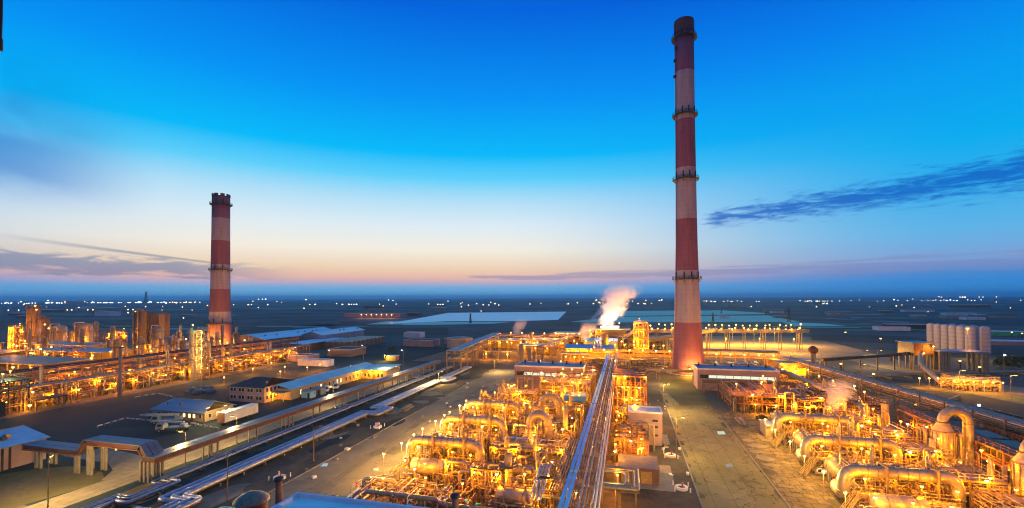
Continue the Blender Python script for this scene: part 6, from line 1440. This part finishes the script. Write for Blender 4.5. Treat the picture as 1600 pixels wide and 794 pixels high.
for i in range(26):
    px = q.choice([q.uniform(0,330),q.uniform(380,700),q.uniform(1120,1440),q.uniform(1300,1600)]); py = 474+q.random()*26; v = at(px,py); k = v.length/900
    w_, d_, h_ = q.uniform(12,40)*k, q.uniform(10,18)*k, q.uniform(3,6)*max(1,k*.7); t_ = T('far_building','small low building far out on the dark plain','building',v,'far low buildings')
    MB().bx(v.x-w_/2,v.y,0,v.x+w_/2,v.y+d_,h_).make('wall',q.choice(['white','pinkwall','cream','rust']),t_); MB().bx(v.x-w_/2-.4,v.y-.4,h_,v.x+w_/2+.4,v.y+d_+.4,h_+.5).make('roof',q.choice(['white','roofmetal','galv','roofdark']),t_)
# lattice masts
def pylon(px,py,top,lab):
    v = at(px,py); D = v.dot(fw); h = (py-top)*D/FPX; t_ = T('lattice_mast',lab,'mast',v); w = max(h*.1,.8); b = MB(); th = max(.14,D*.0007)
    for sx in (-1,1):
        for sy in (-1,1): b.beam((v.x+sx*w,v.y+sy*w,0),(v.x+sx*w*.15,v.y+sy*w*.15,h),th)
    n = 7
    for k in range(n):
        a,e = k/n,(k+1)/n; wa,we = w*(1-.85*a),w*(1-.85*e)
        for sy in (-1,1): b.beam((v.x-wa,v.y+sy*wa,h*a),(v.x+we,v.y+sy*we,h*e),th*.7); b.beam((v.x+wa,v.y+sy*wa,h*a),(v.x-we,v.y+sy*we,h*e),th*.7)
    b.make('lattice','dark',t_)
    c = MB()
    for k in (.74,.88,1.0): c.beam((v.x-w*1.3,v.y,h*k),(v.x+w*1.3,v.y,h*k),th)
    c.make('cross_arm','dark',t_)
for px,py,top,lab in ((228,474,456,'lattice tower on the far left horizon'),(735,505,490,'lattice mast before the pale blue pond'),(1114,503,489,'lattice mast before the green pond right of the tall chimney'),(1233,503,481,'lattice mast at the right end of the green ponds'),(1127,490,484,'tiny lattice mast beyond the green pond')): pylon(px,py,top,lab)
# cable end hanging near the camera
d = fw+rt*((0.6-800)/FPX)+up*((451-40)/FPX); p_ = d*(5/d.dot(fw))
t_ = T('hanging_cable','dark cable end with a heavy plug hanging at the top left corner','cable',(p_.x,p_.y,CAM_H+p_.z)); pz = CAM_H+p_.z
MB().tube([(p_.x-.004,p_.y,pz+2.2),(p_.x+.006,p_.y,pz+.1),(p_.x,p_.y,pz-.15)],.016,8).make('cable','dark',t_); MB().cyl((p_.x,p_.y,pz-.28),(p_.x,p_.y,pz-.15),.024,10).make('plug','dark',t_)
MB().beam((p_.x-.8,p_.y-.8,pz+2.2),(p_.x+.2,p_.y+.2,pz+2.2),.1).make('jib','dark',t_)

# ---------------------------------------------------------------- steam
def steam(x,y,z,h,r0,grow,lean,dens,lab,seed,ns=.12,fade=.55):
    mt = bpy.data.materials.new('steam'); mt.use_nodes = True; n = mt.node_tree.nodes; l = mt.node_tree.links
    n.remove(n['Principled BSDF']); v = n.new('ShaderNodeVolumePrincipled'); l.new(v.outputs[0],n['Material Output'].inputs['Volume'])
    v.inputs['Color'].default_value = (1,.985,.985,1); v.inputs['Anisotropy'].default_value = .0
    tc_ = n.new('ShaderNodeTexCoord'); sp = n.new('ShaderNodeSeparateXYZ'); l.new(tc_.outputs['Object'],sp.inputs[0])
    def m_(op,a,b=None,c=None,cl=False):
        k = n.new('ShaderNodeMath'); k.operation = op; k.use_clamp = cl
        for i,q_ in enumerate((a,b,c)):
            if q_ is None: continue
            if isinstance(q_,(int,float)): k.inputs[i].default_value = q_
            else: l.new(q_,k.inputs[i])
        return k.outputs[0]
    hx = m_('SUBTRACT',sp.outputs[0],m_('MULTIPLY',sp.outputs[2],lean)); R_ = m_('MULTIPLY_ADD',sp.outputs[2],grow,r0)
    dd = m_('DIVIDE',m_('SQRT',m_('ADD',m_('MULTIPLY',hx,hx),m_('MULTIPLY',sp.outputs[1],sp.outputs[1]))),R_)
    nz = n.new('ShaderNodeTexNoise'); l.new(tc_.outputs['Object'],nz.inputs[0]); nz.inputs['Scale'].default_value = ns; nz.inputs['Detail'].default_value = 5; nz.inputs['Roughness'].default_value = .62; nz.inputs['Distortion'].default_value = .6
    s_ = m_('SUBTRACT',1.0,m_('ADD',dd,m_('MULTIPLY_ADD',nz.outputs[0],3.6,-1.85)))
    mr = n.new('ShaderNodeMapRange'); mr.interpolation_type = 'SMOOTHSTEP'; l.new(s_,mr.inputs[0]); mr.inputs[1].default_value = 0.02; mr.inputs[2].default_value = .5
    ft = n.new('ShaderNodeMapRange'); ft.interpolation_type = 'SMOOTHSTEP'; l.new(sp.outputs[2],ft.inputs[0]); ft.inputs[1].default_value = h*fade; ft.inputs[2].default_value = h; ft.inputs[3].default_value = 1; ft.inputs[4].default_value = 0
    l.new(m_('MULTIPLY',m_('MULTIPLY',mr.outputs[0],ft.outputs[0]),dens),v.inputs['Density'])
    rm = (r0+grow*h)*1.25; x0 = min(-r0*1.4,lean*h-rm); x1 = max(r0*1.4,lean*h+rm)
    o = MB().bx(x0,-rm,0,x1,rm,h).make('steam_plume',mt); o.location = (x,y,z); tag(o,lab,'steam',kind='thing'); return o
steam(-16,354,17.2,33,5.4,.27,.42,.20,'big pinkish steam cloud rising from the amber steel hall',1,.19)
steam(-30,318,9,13,2.6,.30,.35,.10,'small amber-tinted steam cloud left of the big steam cloud',2,.2)
steam(57.5,151,5,10.5,1.5,.24,.35,.22,'white puff of steam drifting behind the farthest right duct loop',3,.3)
steam(-90,362,8,14,2.4,.3,.4,.10,'thin pale wisp of steam over the amber sheds of the far plant',4,.2)
steam(-42,560,12,26,3,.25,1.1,.10,'thin white wisp drifting before the green pond',5,.15)
build_lamps()
# ---------------------------------------------------------------- haze
HZ = True
if HZ:
    mt = bpy.data.materials.new('haze'); mt.use_nodes = True; n = mt.node_tree.nodes; l = mt.node_tree.links
    n.remove(n['Principled BSDF']); v = n.new('ShaderNodeVolumePrincipled'); l.new(v.outputs[0],n['Material Output'].inputs['Volume'])
    v.inputs['Color'].default_value = (.34,.76,1,1); v.inputs['Density'].default_value = 8e-5; v.inputs['Anisotropy'].default_value = 0.55
    o = MB().bx(-42500,-42500,-1,42500,42500,190).make('haze',mt); o['kind'] = 'stuff'
